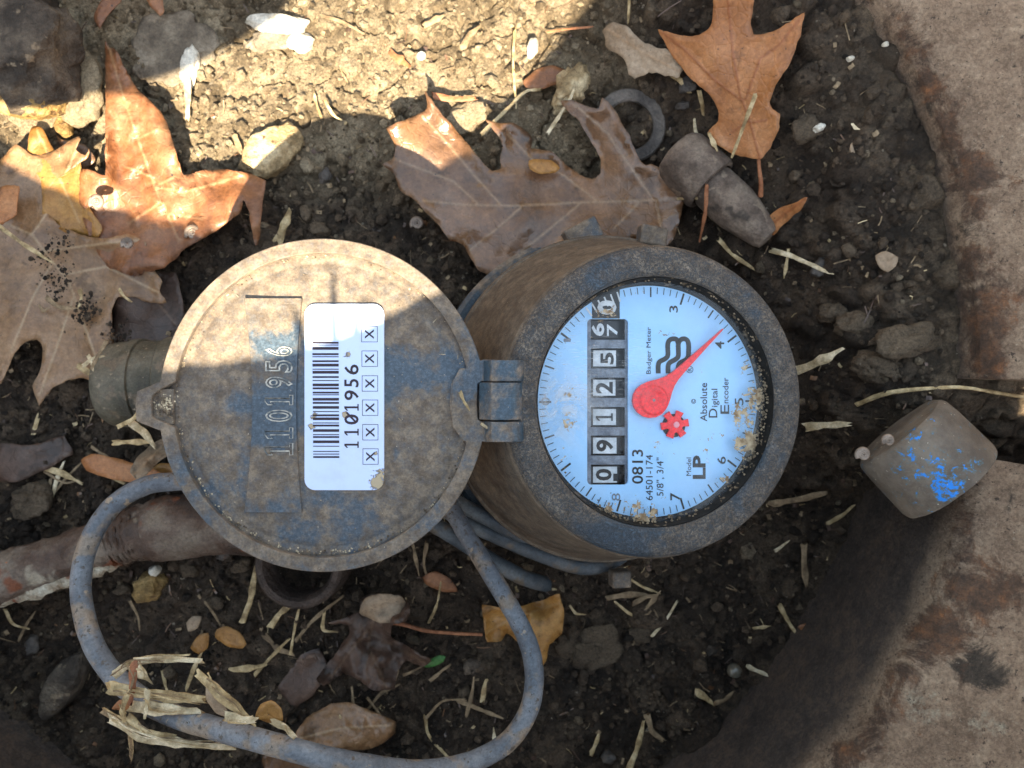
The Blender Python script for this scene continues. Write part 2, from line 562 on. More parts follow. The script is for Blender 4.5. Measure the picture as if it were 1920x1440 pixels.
M['rust_pipe'] = simple('rust_pipe', [(.3, (.035, .022, .017)), (.46, (.075, .045, .032)), (.6, (.12, .088, .068)), (.75, (.17, .135, .105))], 60, .6, .4, 260,
                        speck=[(75, .60, .68, (.15, .048, .020)), (160, .70, .74, (.36, .12, .035)), (60, .66, .74, (.30, .26, .20))], rvar=.18)
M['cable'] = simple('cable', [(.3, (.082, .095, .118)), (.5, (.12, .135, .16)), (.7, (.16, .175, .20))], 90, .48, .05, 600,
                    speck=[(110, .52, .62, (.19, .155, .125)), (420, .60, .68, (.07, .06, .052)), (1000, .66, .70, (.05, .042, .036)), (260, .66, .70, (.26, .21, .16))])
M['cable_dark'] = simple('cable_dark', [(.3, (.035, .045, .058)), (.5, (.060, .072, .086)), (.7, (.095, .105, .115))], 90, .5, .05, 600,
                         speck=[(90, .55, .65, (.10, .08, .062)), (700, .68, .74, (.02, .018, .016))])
M['shell'] = simple('shell', [(.3, (.12, .09, .07)), (.6, (.24, .19, .155))], 200, .35, .05, 600)
M['green'] = simple('green', [(.3, (.02, .08, .015)), (.6, (.05, .17, .04))], 200, .4, .05, 600)

# ------------------------------------------------------------------ numpy noise and the soil surface
_tab = rng.random((256, 256))
def vnoise(X, Y, wl, seed=0):
    x = X / wl + seed * 17.31; y = Y / wl + seed * 9.77
    xi = np.floor(x).astype(int); yi = np.floor(y).astype(int)
    fx = x - xi; fy = y - yi
    fx = fx * fx * (3 - 2 * fx); fy = fy * fy * (3 - 2 * fy)
    a = _tab[xi & 255, yi & 255]; b = _tab[(xi + 1) & 255, yi & 255]
    c = _tab[xi & 255, (yi + 1) & 255]; d = _tab[(xi + 1) & 255, (yi + 1) & 255]
    return (a * (1 - fx) + b * fx) * (1 - fy) + (c * (1 - fx) + d * fx) * fy
def fbm(X, Y, wl, oct=4, seed=0, gain=.5):
    s = 0; a = 1; t = 0
    for i in range(oct):
        s = s + a * (vnoise(X, Y, wl, seed + i) - .5); t += a; a *= gain; wl /= 2.03
    return s / t * 2
def sst(x, a, b):
    t = np.clip((x - a) / (b - a), 0, 1); return t * t * (3 - 2 * t)

PC = (-56.0, 11.0)                      # centre of the pit
def macro(X, Y):
    X = np.asarray(X, float); Y = np.asarray(Y, float)
    r = np.hypot(X - PC[0], Y - PC[1])
    up = sst(Y, -48, 2)
    h = up * sst(r, 128, 200) * 50 * sst(X, 0, 60)
    h = h + 4.0 * fbm(X, Y, 70, 2, 5)
    h = h + sst(-X, 150, 215) * sst(Y, 95, 150) * 22
    h = h - 3.0 * sst(-Y, 60, 110)
    return h

GX0, GX1, GY0, GY1, GD = -236.0, 252.0, -178.0, 178.0, 0.52
gx = np.arange(GX0, GX1, GD); gy = np.arange(GY0, GY1, GD)
GX, GY = np.meshgrid(gx, gy, indexing='ij')
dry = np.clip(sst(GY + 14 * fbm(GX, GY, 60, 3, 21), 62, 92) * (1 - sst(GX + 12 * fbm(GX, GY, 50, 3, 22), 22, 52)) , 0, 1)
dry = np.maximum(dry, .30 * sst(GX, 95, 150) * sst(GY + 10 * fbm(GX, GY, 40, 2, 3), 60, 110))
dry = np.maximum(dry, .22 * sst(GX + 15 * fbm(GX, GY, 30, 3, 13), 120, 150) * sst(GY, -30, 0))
HM = macro(GX, GY)
H = HM + 1.6 * fbm(GX, GY, 22, 5, 31, .55)
# crumbs: overlapping rounded lumps of every size
tone = .5 + .35 * fbm(GX, GY, 9, 3, 41)
def add_bump(x, y, r, hh, tn, sq=1.0, ang=0.0):
    i0 = int((x - r * 1.4 - GX0) / GD); i1 = int((x + r * 1.4 - GX0) / GD) + 2
    j0 = int((y - r * 1.4 - GY0) / GD); j1 = int((y + r * 1.4 - GY0) / GD) + 2
    if i0 < 0 or j0 < 0 or i1 >= len(gx) or j1 >= len(gy): return
    dx = GX[i0:i1, j0:j1] - x; dy = GY[i0:i1, j0:j1] - y
    c, s = math.cos(ang), math.sin(ang)
    u = (dx * c + dy * s) * sq; v = (-dx * s + dy * c) / sq
    q = 1 - (u * u + v * v) / (r * r) + .95 * (fbm(GX[i0:i1, j0:j1], GY[i0:i1, j0:j1], r * .8, 2, 7))
    k = q > 0
    if not k.any(): return
    b = H0[int((x - GX0) / GD), int((y - GY0) / GD)]
    z = b + hh * (np.sqrt(np.clip(q, 0, 1)) * 1.25 - .45)
    sub = H[i0:i1, j0:j1]; ts = tone[i0:i1, j0:j1]
    w = k & (z > sub)
    sub[w] = z[w]; ts[w] = ts[w] * .4 + .6 * tn
H0 = H.copy()
for _ in range(9500):
    x = rng.uniform(GX0, GX1); y = rng.uniform(GY0, GY1)
    i = int((x - GX0) / GD); j = int((y - GY0) / GD)
    d = dry[min(i, len(gx) - 1), min(j, len(gy) - 1)]
    r = min(9.0, 1.0 + rng.exponential(1.5))
    if d > .55: r *= .75
    add_bump(x, y, r, r * rng.uniform(.35, .8) * (1 - .45 * d), rng.uniform(.1, .95), rng.uniform(.75, 1.3), rng.uniform(0, 3.1))
# cracks between the clods
cr = np.abs(fbm(GX, GY, 26, 4, 55))
H -= 2.6 * (1 - sst(cr, 0, .045)) * (.35 + .65 * dry)
H += .55 * fbm(GX, GY, 3.2, 3, 61)
H += .28 * (.5 - np.abs(fbm(GX, GY, 2.2, 2, 63)) * 2)
def hsample(x, y):
    i = min(max(int((x - GX0) / GD), 0), len(gx) - 1); j = min(max(int((y - GY0) / GD), 0), len(gy) - 1)
    return float(H[i, j])
def hmac(x, y):
    return float(macro(np.array([x]), np.array([y]))[0])
def G(px, py, dz=0.0, smooth=True):
    z = 0.0
    for _ in range(5):
        p = W(px, py, z + dz)
        z = (hmac(p.x, p.y) if smooth else hsample(p.x, p.y))
    return W(px, py, z + dz)

def np_mesh(name, V, Q, mat, attrs):
    me = bpy.data.meshes.new(name)
    me.vertices.add(len(V)); me.vertices.foreach_set('co', (V * S).astype(np.float32).ravel())
    k = Q.shape[1]
    me.loops.add(Q.size); me.loops.foreach_set('vertex_index', Q.ravel().astype(np.int32))
    me.polygons.add(len(Q))
    me.polygons.foreach_set('loop_start', np.arange(0, Q.size, k, dtype=np.int32))
    me.polygons.foreach_set('use_smooth', np.ones(len(Q), dtype=bool))
    me.update(calc_edges=True); me.validate()
    for n_, a in attrs.items():
        at = me.attributes.new(n_, 'FLOAT', 'POINT'); at.data.foreach_set('value', a.astype(np.float32).ravel())
    me.materials.append(mat)
    o = bpy.data.objects.new(name, me); C.objects.link(o)
    return o

nx, ny = len(gx), len(gy)
V = np.stack([GX, GY, H], -1).reshape(-1, 3)
ii = np.arange(nx * ny).reshape(nx, ny)
Q = np.stack([ii[:-1, :-1], ii[1:, :-1], ii[1:, 1:], ii[:-1, 1:]], -1).reshape(-1, 4)
tag(np_mesh('pit_floor', V, Q, M['soil'], {'dry': dry, 'tone': np.clip(tone, 0, 1)}), kind='structure')

# loose crumbs of soil, each a small irregular lump, one object
def crumbs(n, name):
    bm = bmesh.new(); bmesh.ops.create_icosphere(bm, subdivisions=1, radius=1)
    bv = np.array([tuple(v.co) for v in bm.verts]); bf = np.array([[v.index for v in f.verts] for f in bm.faces]); bm.free()
    Vs, Fs, T, D = [], [], [], []
    c = 0
    for k in range(n):
        x = rng.uniform(-215, 200); y = rng.uniform(-165, 165)
        if math.hypot(x - PC[0], y - PC[1]) > 197 and x > 40: continue
        r = min(3.0, .32 + rng.exponential(.42))
        i = int((x - GX0) / GD); j = int((y - GY0) / GD)
        sc = rng.uniform(.65, 1.25, 3) * r
        R = Matrix.Rotation(rng.uniform(0, 6.28), 3, Vector(rng.normal(size=3)).normalized())
        v = bv * (1 + rng.uniform(-.28, .28, (len(bv), 1))) * sc
        v = v @ np.array(R).T + np.array([x, y, H[i, j] + r * .35])
        Vs.append(v); Fs.append(bf + c); c += len(bv)
        T.append(np.full(len(bv), rng.uniform(.1, 1.0))); D.append(np.full(len(bv), min(1, dry[i, j] + (.5 if rng.random() < .06 else 0))))
    o = np_mesh(name, np.concatenate(Vs), np.concatenate(Fs), M['soil'], {'tone': np.concatenate(T), 'dry': np.concatenate(D)})
    o.data.polygons.foreach_set('use_smooth', np.zeros(len(o.data.polygons), dtype=bool))
    return tag(o, kind='stuff', label='loose brown crumbs of soil strewn over the pit floor', cat='soil crumbs')
crumbs(26000, 'soil_crumbs')

# ------------------------------------------------------------------ pit collar (worn iron ring, rust on its inner edge)
def collar_material():
    m, nt, b = new_mat('pit_collar'); t = NT(nt)
    rust = t.attr('rust'); stain_shade = t.attr('stain_shade'); pale = t.attr('pale'); wall = t.attr('wall')
    n1 = t.noise(60, 7, .7, .4); n2 = t.noise(330, 6, .7)
    k = t.math('ADD', t.math('MULTIPLY', n1, .6), t.math('MULTIPLY', n2, .4))
    col = t.ramp(k, [(.28, (.18, .118, .078)), (.5, (.35, .245, .168)), (.72, (.50, .375, .265))])
    col = t.mix(t.step(t.math('ADD', pale, t.math('MULTIPLY', n2, .9)), .85, 1.05), col, (.42, .36, .27))
    col = t.mix(t.step(t.math('ADD', stain_shade, t.math('MULTIPLY', t.math('SUBTRACT', t.noise(75, 8, .75, .6, off=(8, 8, 8)), .5), 2.6)), .38, .72), col, t.ramp(n2, [(.3, (.04, .030, .022)), (.7, (.09, .068, .05))]))
    col = t.mix(t.step(t.noise(520, 4, .75, off=(1, 5, 5)), .60, .66), col, (.075, .052, .038))
    col = t.mix(t.step(t.noise(640, 4, .75, off=(7, 5, 1)), .64, .70), col, (.50, .42, .32))
    rm = t.math('MULTIPLY', t.step(t.math('ADD', rust, t.math('MULTIPLY', t.math('SUBTRACT', t.noise(90, 8, .75, .5, off=(6, 2, 2)), .5), 3.2)), .38, .85), .9)
    rc = t.ramp(t.noise(170, 6, .7, .3, off=(4, 4, 4)), [(.3, (.055, .030, .020)), (.5, (.110, .058, .034)), (.68, (.19, .085, .040)), (.80, (.36, .14, .05))])
    col = t.mix(rm, col, rc)
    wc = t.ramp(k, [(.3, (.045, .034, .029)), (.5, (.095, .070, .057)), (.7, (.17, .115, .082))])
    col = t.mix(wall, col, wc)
    col = t.grain(col, .35, 1000)
    t.link(col, b.inputs['Base Color']); b.inputs['Roughness'].default_value = .8
    nb = t.bump(t.noise(110, 9, .74), 1.3); nb = t.bump(t.noise(480, 6, .75), .28, 1, nb); nb = t.bump(t.step(t.voro(260).outputs['Distance'], .0, .45), .05, 1, nb)
    t.link(nb, b.inputs['Normal'])
    return m
prof = [(197.5, -16), (198.5, 0), (199.6, 15), (200.4, 30), (201, 44), (201.8, 52), (203.2, 57.5), (206, 60.8), (210, 62.4), (216, 63.6), (224, 65), (234, 67.5), (246, 70.5), (260, 74.5),
        (276, 79), (292, 84), (302, 87), (303, 83), (290, 75), (262, 65), (236, 56), (222, 50), (215, 44), (213, 30), (212, 10), (211, -16)]
pr = []
for a, b_ in zip(prof, prof[1:]):
    L = math.hypot(b_[0] - a[0], b_[1] - a[1]); n = max(1, int(L / (1.6 if a[1] >= 40 and a[0] < 262 and prof.index(a) < 16 else 5)))
    pr += [(a[0] + (b_[0] - a[0]) * i / n, a[1] + (b_[1] - a[1]) * i / n) for i in range(n)]
pr.append(prof[-1])
NOT0, NOT1 = -9.5, -2.6            # the pipe notch, degrees
angs = np.radians(np.concatenate([np.arange(NOT1, 80, .3), np.arange(80, 285, 1.2), np.arange(285, 360 + NOT0, .3), [360 + NOT0]]))
A, Rr = np.meshgrid(angs, np.array([p[0] for p in pr]), indexing='ij')
_, Zr = np.meshgrid(angs, np.array([p[1] for p in pr]), indexing='ij')
X = PC[0] + Rr * np.cos(A); Y = PC[1] + Rr * np.sin(A)
arc = A * 200
disp = 2.2 * fbm(arc, Rr * 1.0 + Zr * .5, 38, 5, 71) + .9 * fbm(arc, Rr + Zr, 7, 4, 72)
edge = np.exp(-((Zr - 58) / 9.0) ** 2) * (Rr < 212)
R2 = Rr + disp * .55 * (Rr < 225) + edge * 1.8 * fbm(arc, arc * 0, 15, 4, 75)
Z2 = Zr + disp * (Rr > 201) * .9
Z2[Zr < -10] = Zr[Zr < -10]
# ragged notch ends
X = PC[0] + R2 * np.cos(A); Y = PC[1] + R2 * np.sin(A)
def pxof(X, Y, Z):
    D = CZ - Z
    return 960 + X * F / D, 720 - Y * F / D
PXx, PYy = pxof(X, Y, Z2)
def gau(cx, cy, sx, sy=None):
    sy = sy or sx
    return np.exp(-(((PXx - cx) / sx) ** 2 + ((PYy - cy) / sy) ** 2))
rust = (0.55 + .3 * (PYy > 880)) * np.exp(-((Zr - 59) / 5.0) ** 2) * (Rr < 222) * (.65 + .5 * fbm(arc, arc * 0, 45, 3, 81)) + .9 * gau(1880, 1110, 75, 55) + .65 * gau(1770, 1180, 50, 32) + .55 * gau(1855, 340, 45, 40) + .3 * gau(1900, 560, 40, 60) + .4 * gau(1850, 640, 40, 80)
rust = rust + .42 * np.exp(-((Rr - 204) / 5) ** 2) * (PYy < 700)
stain_shade = .8 * gau(1835, 1255, 62, 60) + .35 * gau(1900, 900, 60, 80)
pale = .55 * gau(1720, 1320, 60, 50) + .5 * gau(1860, 1360, 90, 50) + .3 * gau(1800, 100, 120, 140) + .25 * gau(1880, 1200, 40, 30)
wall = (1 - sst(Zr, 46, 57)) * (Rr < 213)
stain_shade = stain_shade + .5 * np.exp(-((Rr - 203.5) / 4.0) ** 2) * (PYy < 720) * (Zr > 40)  # shadow in the lip crease painted in as a dark brown band
na, npf = A.shape
ii = np.arange(na * npf).reshape(na, npf)
Q = np.stack([ii[:-1, :-1], ii[1:, :-1], ii[1:, 1:], ii[:-1, 1:]], -1).reshape(-1, 4)
Qc = np.stack([ii[:-1, -1], ii[1:, -1], ii[1:, 0], ii[:-1, 0]], -1).reshape(-1, 4)
Q = np.concatenate([Q, Qc])[:, ::-1]
o = np_mesh('pit_collar', np.stack([X, Y, Z2], -1).reshape(-1, 3), Q, collar_material(), {'rust': rust, 'stain_shade': stain_shade, 'pale': pale, 'wall': wall})
bm = bmesh.new(); bm.from_mesh(o.data)
bm.verts.ensure_lookup_table()
for row in (0, na - 1):
    loop = [bm.verts[int(i)] for i in ii[row]]
    try: bm.faces.new(loop)
    except ValueError: pass
bmesh.ops.recalc_face_normals(bm, faces=bm.faces)
bm.to_mesh(o.data); bm.free()
tag(o, kind='structure')

# outer shaft of the pit, up to the lawn
M['shaft'] = simple('shaft', [(.3, (.16, .115, .075)), (.6, (.30, .225, .15))], 30, .85, 2.0, 60)
vs, fs = lathe([(290, -20), (301, 60), (312, 84), (360, 150), (450, 200), (560, 266)], (PC[0], PC[1], 0), (0, 0, 1), 72)
tag(obj('pit_shaft', vs, fs, M['shaft'], None, origin=(PC[0], PC[1], 0)), kind='structure')
vs, fs = boxm((PC[0], PC[1], -24), 640, 640, 6)
tag(obj('pit_bottom', vs, fs, M['shaft'], None), kind='structure')

# added unseen slab at ground level, its opening cut to shape the sun patch
ZT = 270.0
def circle_pts(c, r, a0, a1, n):
    return [(c[0] + r * math.cos(math.radians(a0 + (a1 - a0) * i / n)), c[1] + r * math.sin(math.radians(a0 + (a1 - a0) * i / n))) for i in range(n + 1)]
c1 = (-83.0, 8.0); R1 = 160.0; c2 = (-142.7, 21.0); R2_ = 121.0
RB = 530.0
ar = -math.degrees(math.acos((190 - PC[0]) / RB)); al = 180 - math.degrees(math.asin((-45 - PC[1]) / RB))
opening = circle_pts(PC, RB, ar, al, 60)
opening += [(-60, -45), (-45, -48)]
a_s = math.degrees(math.atan2(-56 - c2[1], -50 - c2[0])); a_e = math.degrees(math.atan2(-72 - c2[1], -221 - c2[0]))
if a_e > 0: a_e -= 360
opening += circle_pts(c2, R2_, a_s, a_e, 30)  # tongue added to shade the upper left of the floor
b_s = math.degrees(math.atan2(-74 - c1[1], -221 - c1[0])); b_e = math.degrees(math.atan2(-30 - c1[1], 72 - c1[0]))
if b_s > 0: b_s -= 360
opening += circle_pts(c1, R1, b_s, b_e, 60)
opening += [(190, -30)]
al2 = 180 - math.degrees(math.asin((-84 - PC[1]) / RB)); ar2 = 180 + math.degrees(math.acos((240 + PC[0]) / RB))
a3 = math.degrees(math.asin((392 + PC[1]) / RB))
opening3 = circle_pts(PC, RB, 180 + a3 + 12, 360 - a3 - 14, 16)
opening3 = [(opening3[0][0], -392)] + [p for p in opening3 if p[1] < -393] + [(opening3[-1][0], -392)]
opening2 = [(-240, -84)] + circle_pts(PC, RB, al2, ar2, 20)  # side holes added to let in more fill light
M['cut_plate'] = simple('cut_plate', [(.3, (.07, .055, .045)), (.6, (.13, .11, .09))], 40, .75, .6, 200, speck=[(60, .6, .7, (.15, .07, .04))])
v2, f = cdt(circ(PC[0], PC[1], 580, n=96), [opening, opening2, opening3])
vs, fs = extrude_sheet(v2, f, lambda p: Vector((p[0], p[1], ZT + 4)), lambda p: Vector((p[0], p[1], ZT - 2)))
o = obj('shade_slab', vs, fs, M['cut_plate'], None, origin=(PC[0], PC[1], ZT - 2)); fix_normals(o); tag(o, kind='structure')
M['lawn'] = simple('lawn', [(.3, (.03, .045, .015)), (.5, (.06, .075, .025)), (.7, (.14, .12, .06))], 40, .9, 6, 120)
vs, fs = lathe([(581, 272), (700, 276), (2000, 280), (60000, 280)], (PC[0], PC[1], 0), (0, 0, 1), 64)
tag(obj('lawn', vs, fs, M['lawn'], None, origin=(PC[0], PC[1], 270)), kind='structure')

# ------------------------------------------------------------------ the water meter
TH = math.radians(11)
AX = Vector((math.sin(TH), 0, math.cos(TH)))
FC = Vector((43.5, -5.3, 75.0))
meter = empty('water_meter', (31, -5.3, 0))
tag(meter, 'round black plastic water meter with its dusty lid hinged open', 'water meter')
ringM = dusty_plastic('bezel_plastic', .70, wrinkle=1.0, dk=.72, tint=(.92, 1, 1.12), spots=[(48, 38, 75, 22, .10), (86, 0, 67, 26, .16), (0, -28, 84, 26, .14), (8, 20, 84, 30, .12), (70, -36, 70, 22, .05)],
                      clean=[(20, 28, 80, 14, .1), (34, -42, 76, 16, .12)])
bodyM = dusty_plastic('body_plastic', .98, fine=.8, base=(.030, .028, .028), dk=.55)
lidM = dusty_plastic('lid_plastic', .62, fine=.5, dk=.80, spots=[(-95, 20, 80, 42, .20), (-70, 36, 80, 34, .16), (-35, 34, 80, 28, .12), (-100, -4, 80, 18, .12), (-75, -44, 80, 22, .08), (-22, -30, 80, 16, .08)],
                     clean=[(-57, -8, 80, 16, .05), (-40, -2, 80, 17, .12), (-78, -4, 80, 10, .10)], base=(.032, .050, .072))
hingeM = dusty_plastic('hinge_plastic', .36, fine=.2, base=(.020, .040, .062), rough=.30)
blackM = simple('inner_black', [(.3, (.003, .003, .003)), (.7, (.010, .009, .008))], 200, .7, .05, 700, spec=.2, speck=[(420, .62, .68, (.10, .075, .05)), (110, .64, .70, (.16, .125, .085))])
FP = Plane(FC, AX, (1, 0, 0))
# bezel ring
vs, fs = lathe([(36.9, -8.5), (37.0, -1.2), (37.2, -.4), (37.8, 0.15), (38.6, .3), (41.5, .25), (43.8, -.1), (45.2, -.9), (45.9, -2.2), (46.0, -5), (46.0, -9), (40, -9.2)], FC, AX, 192)
obj('bezel', vs, fs, ringM, meter, sharp=60)
vs, fs = lathe([(34.9, -8.2), (35.3, -7.6), (36.7, -1.6), (36.9, -1.5), (36.95, -8.6)], FC, AX, 160)
obj('inner_collar', vs, fs, blackM, meter)
# body cone and flange
vs, fs = lathe([(45.9, -3.2), (46.6, -4.0), (47.4, -9), (51.2, -26), (55.6, -43), (56.8, -47), (57.0, -47.4), (57.6, -47.6), (58.0, -48.6), (58.0, -51.6), (57.2, -52.6), (54, -53), (53, -62), (53, -76)], FC, AX, 160)
obj('body', vs, fs, bodyM, meter, sharp=30)
vs, fs = lathe([(50, -63), (59.5, -63.2), (61, -64.4), (61, -71), (59, -73), (55, -74), (50, -90)], FC, AX, 120)
obj('base_flange', vs, fs, dusty_plastic('flange_plastic', .35, fine=.6, base=(.014, .026, .040)), meter)
lugM = dusty_plastic('lug_plastic', .80, fine=.4, base=(.03, .036, .044), dk=.8)
for (px, py, sx, sy, rz) in ((1092, 440, 13, 8, 28), (1222, 444, 10, 7, -8), (1162, 1084, 7, 6, 0)):
    p = W(px, py, 25)
    R = Matrix.Rotation(math.radians(rz), 3, 'Z')
    P = Plane((0, 0, 0), AX, R @ Vector((1, 0, 0)))
    vs, fs = boxm(p, sx, sy, 6, P)
    bevel(obj('lug', vs, fs, lugM, meter), .8)
    vs, fs = boxm(p + Vector((0, 0, 3.6)), sx * .45, sy * .5, 2.2, P)
# dial
DZ = -8.0
odo = rrect(1101, 598, 1178, 909, 8)
dialM = simple('dial', [(.3, (.30, .57, .90)), (.6, (.35, .62, .95))], 60, .38, 0, spec=.5, grain=0)  # blue of the sky light put into the white dial's colour
dc = Plane(FC + AX * DZ, AX, (1, 0, 0))
v3 = [dc.pt(35.2 * math.cos(t), 35.2 * math.sin(t)) for t in np.linspace(0, 2 * math.pi, 129)[:-1]]
def to_px(p):
    d = CZ - p.z
    return (960 + p.x * F / d, 720 - p.y * F / d)
dial_out = [to_px(p) for p in v3]
dial = sheet_px('dial_face', dial_out, [odo], dc, 0, .8, dialM, meter)
inkM = flat('print_black', (.012, .012, .014), .45)
inkgM = flat('print_grey', (.16, .19, .24), .5)
items = [('Badger Meter', 1212, 613, 1223, 701, 0.0), ('0813', 1185, 843, 1206, 907, 0.01), ('64501-174', 1211, 853, 1224, 938, 0.0),
         ('5/8", 3/4"', 1231, 858, 1246, 930, 0.0), ('Model', 1287, 858, 1296, 892, 0), ('LP', 1299, 854, 1323, 898, .035),
         ('Absolute', 1313, 718, 1326, 790, .004), ('D', 1329, 766, 1345, 783, .004), ('igital', 1334, 729, 1349, 763, .004), ('E', 1351, 759, 1367, 776, .004), ('ncoder', 1355, 708, 1366, 756, .004),
         ('3', 1255, 573, 1271, 586, .008), ('4', 1341, 640, 1358, 654, .008), ('5', 1378, 746, 1394, 760, .008), ('6', 1345, 856, 1361, 870, .008), ('7', 1257, 924, 1275, 938, .012),
         ('R', 1290, 690, 1297, 696, 0), ('c', 1298, 750, 1303, 755, 0)]
text_px('dial_lettering', items, dc, .12, inkM, dial)
for it in [('0', 1015, 745, 1031, 760, 0), ('8', 1147, 925, 1163, 939, 0), ('1', 1057, 635, 1070, 641, 0)]:
    text_px('faint_numeral', [it], dc, .12, inkgM, dial)
# tick marks
tv, tf = [], []
def quad(poly3):
    b = len(tv); tv.extend(poly3); tf.append(tuple(range(b, b + len(poly3))))
wt_v, wt_f = [], []
for k in range(100):
    a = math.radians(180 - 3.6 * k)
    big = k % 10 == 0; half = k % 5 == 0
    r0, r1, w = (34.6, 31.0, .30) if big else ((34.6, 31.6, .22) if half else (34.6, 32.6, .11))
    c, s = math.cos(a), math.sin(a)
    q = [dc.pt(r * c - e * s, r * s + e * c, .10 if True else 0) for r, e in ((r0, -w), (r0, w), (r1, w), (r1, -w))]
    pp = to_px(q[2])
    if 1108 < pp[0] < 1164 and pp[1] < 600:
        q = [dc.pt(r * c - e * s, r * s + e * c, .22) for r, e in ((34.6, -.25), (34.6, .25), (31.6, .25), (31.6, -.25))]
        b = len(wt_v); wt_v += q; wt_f.append((b, b + 1, b + 2, b + 3))
    else:
        quad(q)
obj('tick_marks', tv, tf, inkM, dial, smooth=False)
tile_white = simple('print_white', [(.3, (.48, .52, .56)), (.7, (.66, .70, .74))], 300, .45, 0, grain=.12)
obj('white_tick_marks', wt_v, wt_f, tile_white, dial, smooth=False)
# the black square by the second numeral, with a white ring numeral
polys_px('black_patch', [[(1110, 545), (1125, 540), (1162, 536), (1162, 597), (1110, 597)]], dc, .10, inkM, dial)
text_px('patch_numeral', [('0', 1120, 563, 1156, 590, .05)], dc, .2, tile_white, dial)
# emblem
def stroke(pts, w, sc, ox, oy):
    pts = [(ox + x / sc, oy + y / sc) for x, y in pts]
    pts = [tuple(p)[:2] for p in smooth_path([(x, y, 0) for x, y in pts], 4)]
    L, Rt = [], []
    for i, p in enumerate(pts):
        a = pts[max(0, i - 1)]; b = pts[min(len(pts) - 1, i + 1)]
        d = Vector((b[0] - a[0], b[1] - a[1])).normalized(); nrm = Vector((-d.y, d.x)) * (w / 2)
        L.append((p[0] + nrm.x, p[1] + nrm.y)); Rt.append((p[0] - nrm.x, p[1] - nrm.y))
    return [[L[i], L[i + 1], Rt[i + 1], Rt[i]] for i in range(len(L) - 1)]
em = []
for pts in ([(509, 455), (509, 395), (522, 370), (556, 352), (577, 325), (577, 245), (597, 214), (636, 212), (652, 240)],
            [(579, 455), (579, 405), (592, 378), (636, 352), (652, 325), (652, 245), (672, 214), (704, 212), (724, 244), (724, 338)],
            [(650, 455), (650, 410), (664, 380), (706, 358), (724, 330)]):
    em += stroke(pts, 9.0, 3.79, 1100, 580)
polys_px('emblem', em, dc, .13, inkM, dial)
em = []
for cx, cy, r in ((1293.5, 693, 6.5), (1300.5, 752.5, 4.5)):
    o1 = circ(cx, cy, r, n=20); i1 = circ(cx, cy, r - .9, n=20)
    em += [[o1[i], o1[(i + 1) % 20], i1[(i + 1) % 20], i1[i]] for i in range(20)]
polys_px('mark_circle', em, dc, .13, inkM, dial)
# odometer: frame sheet with six openings, drums below, digits on the drums
ys = [618, 672, 727, 782, 835.5, 890]
framM = simple('odometer_frame', [(.3, (.10, .12, .16)), (.6, (.17, .20, .25))], 200, .4, .05, 900)
holes = [rect(1108, y - 19, 1172, y + 19) for y in ys]
odof = sheet_px('odometer_frame', rrect(1097, 594, 1182, 913, 8), holes, dc, -1.0, .5, framM, meter)
drumM = flat('drum_black', (.010, .012, .016), .35)
DR = 18.0
dcx = 1138.0
dpx = FC + AX * DZ
def drum_z(x):
    u = (x - dcx) * 0.16
    return math.sqrt(max(.1, DR * DR - u * u)) - DR
dig = ['6', '5', '2', '1', '9', '0']
tilesx = [None, (1112, 1155), (1112, 1154), (1112, 1155), (1112, 1156), (1112, 1157)]
digx = [(1109, 1133), (1126, 1151), (1117, 1149), (1117, 1149), (1118, 1150), (1117, 1147)]
for i, y in enumerate(ys):
    top = dc.px(dcx, y, -2.2)
    ctr = top - dc.n * DR
    hw = 18.0 * .16
    vs, fs = lathe([(0.5, -hw), (DR - .3, -hw), (DR, -hw + .3), (DR, hw - .3), (DR - .3, hw), (.5, hw)], ctr, dc.v, 40)
    d = obj('digit_drum', vs, fs, drumM, meter)
    if tilesx[i]:
        x0, x1 = tilesx[i]
        n = 8; vv = []; 
        for k in range(n + 1):
            x = x0 + (x1 - x0) * k / n
            for yy in (y - 15, y + 15): vv.append(dc.px(x, yy, -2.2 + drum_z(x) + .10))
        obj('digit_tile', vv, [(2 * k, 2 * k + 1, 2 * k + 3, 2 * k + 2) for k in range(n)], tile_white, d)
        if dig[i] == '1': number_px('digit', [('1', digx[i][0], y - 7, digx[i][1], y + 7)], dc, -2.2 + .30, inkM, d)
        else: text_px('digit', [(dig[i], digx[i][0], y - 11, digx[i][1], y + 11, .03)], dc, -2.2 + .2, inkM, d, zf=drum_z)
        if dig[i] == '0':
            text_px('digit', [('1', 1150, y - 2, 1157, y + 12, .02)], dc, -2.2 + .22, inkM, d, zf=drum_z)
    else:
        text_px('digit', [(dig[i], digx[i][0], y - 12, digx[i][1], y + 12, .03), ('7', 1138, y - 11, 1158, y + 12, .02)], dc, -2.2 + .12, tile_white, d, zf=drum_z)
# red pointer
redM = simple('red_plastic', [(.3, (.74, .012, .016)), (.6, (.84, .016, .022))], 80, .35, 0, spec=.5)
hub = (1220.5, 750.0)
tip = (1357, 616)
d = Vector((tip[0] - hub[0], tip[1] - hub[1])).normalized(); nn = Vector((-d.y, d.x)); L = math.hypot(tip[0] - hub[0], tip[1] - hub[1])
prof2 = [(-34, 0), (-32, 12), (-26, 22), (-16, 30), (-4, 33.5), (8, 32.5), (18, 29), (28, 24), (38, 18), (50, 12.5), (64, 9.0), (85, 7.0), (115, 5.2), (150, 3.0), (L - 4, 1.2), (L, .3)]
outl = [(hub[0] + d.x * a + nn.x * w, hub[1] + d.y * a + nn.y * w) for a, w in prof2] + [(hub[0] + d.x * a - nn.x * w, hub[1] + d.y * a - nn.y * w) for a, w in reversed(prof2[1:])]
ptr = sheet_px('pointer', outl, [], dc, 2.2, 1.1, redM, meter, bev=.35)
